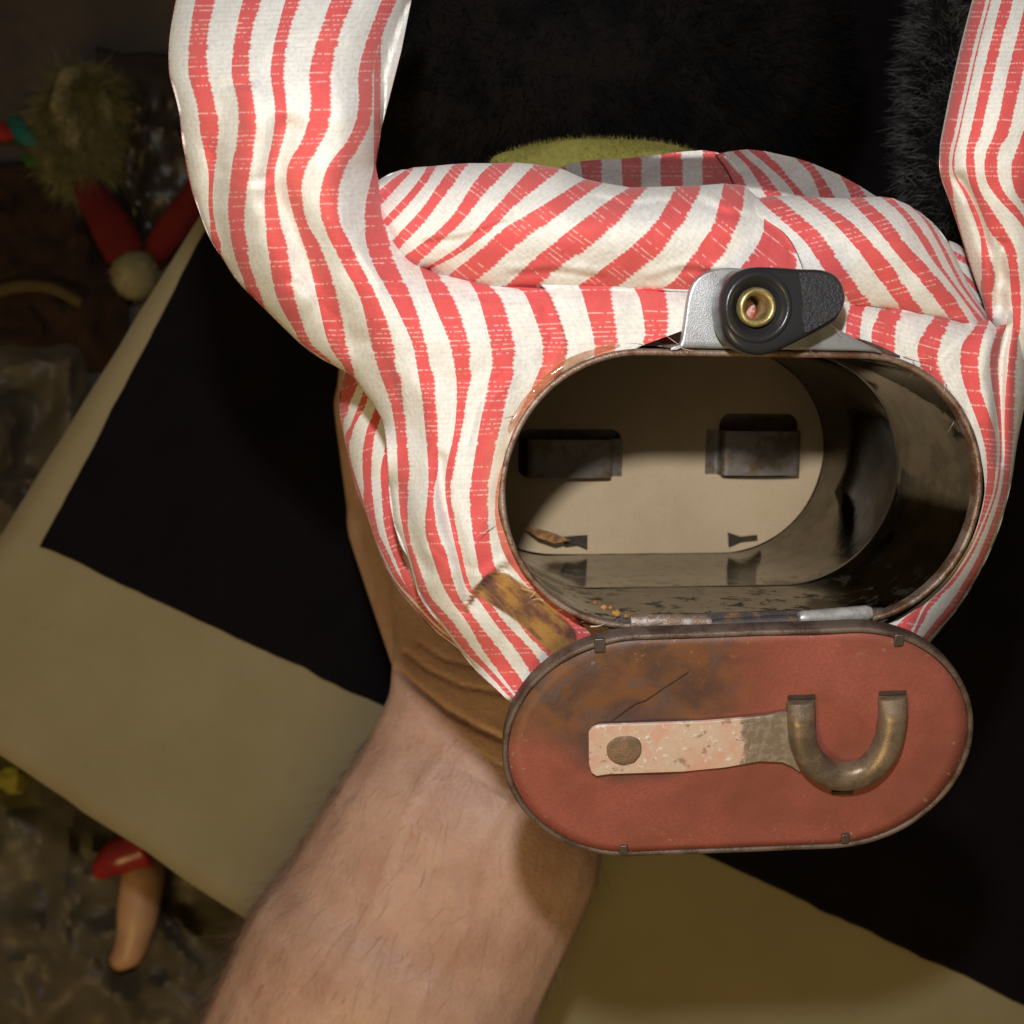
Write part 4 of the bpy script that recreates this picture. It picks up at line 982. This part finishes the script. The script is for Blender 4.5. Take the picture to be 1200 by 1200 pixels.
tag(link('red_ribbon', mesh('red_ribbon', V, Fc), REDF), 'red felt roll lying along the cardboard edge beside the leg', 'cloth')
tag(furry('yellow_wig', tuple(Wc(96, 150, -3.0)), (1.4, 2.1, 1.0), CREAM, mottled('yellow_hair', (.17, .14, .04), (.08, .065, .02), 3, .6, 0, 0), 7000, 1.1, None, 'wig_hair', lean=(.5, -1.1, 0), w=.012, amp=.35), 'tuft of yellow doll hair above the red hat', 'wig')
for nm, path, rad, colr, lab, cat in (
    ('teal_ribbon', ((16, 140, -3), (30, 160, -2.7), (46, 168, -2.8)), [.3, .36, .25], (.012, .10, .085), 'small teal ribbon bow left of the yellow wig', 'ribbon'),
    ('green_leaf', ((28, 182, -3), (38, 190, -2.8), (48, 186, -3)), [.16, .24, .1], (.02, .07, .012), 'small green felt leaf under the teal ribbon', 'leaf'),
    ('red_scrap', ((-6, 148, -3), (8, 156, -2.9), (18, 150, -3)), [.3, .34, .2], (.22, .015, .012), 'red felt scrap in the corner beside the teal ribbon', 'cloth'),
    ('olive_cord', ((-20, 348, -2.9), (20, 336, -2.6), (60, 338, -2.6), (96, 356, -2.8)), [.22, .24, .22, .2], (.07, .045, .014), 'olive cord across the dark plush bundle', 'cord')):
    V, Fc = tube(cr([tuple(Wc(*p)) for p in path], 14).tolist(), np.interp(np.linspace(0, 1, 14), np.linspace(0, 1, len(rad)), rad), 12, True, .7)
    tag(link(nm, mesh(nm, V, Fc), cloth_plain(nm, colr, tuple(c*.6 for c in colr), .9, 10)), lab, cat)
hp = cr([tuple(Wc(*p)) for p in ((112, 1030, -2.3), (122, 1016, -2.0), (142, 1002, -1.8), (172, 990, -1.9))], 16)
V, Fc = tube(hp.tolist(), np.interp(np.linspace(0, 1, 16), [0, .2, .6, 1], [.07, .37, .68, .77]), 18)
tag(link('red_shoe', mesh('red_shoe', V, Fc), mottled('red_gloss', (.26, .010, .012), (.2, .008, .01), 2, .3, 0, .1)), 'pointed glossy red doll shoe under the cardboard edge', 'shoe')
hp = cr([tuple(Wc(*p)) for p in ((172, 1004, -2.4), (168, 1026, -2.1), (163, 1060, -1.9), (158, 1092, -1.8), (150, 1116, -1.8), (136, 1128, -1.9))], 16)
V, Fc = tube(hp.tolist(), np.interp(np.linspace(0, 1, 16), [0, .15, .5, .7, .85, 1], [.55, .75, .74, .6, .56, .34]), 18)
tag(link('doll_leg', mesh('doll_leg', V, Fc), mottled('pale_vinyl', (.40, .22, .12), (.34, .18, .10), 1, .45, 0, .1)), 'peach vinyl doll leg beside the red shoe', 'doll')
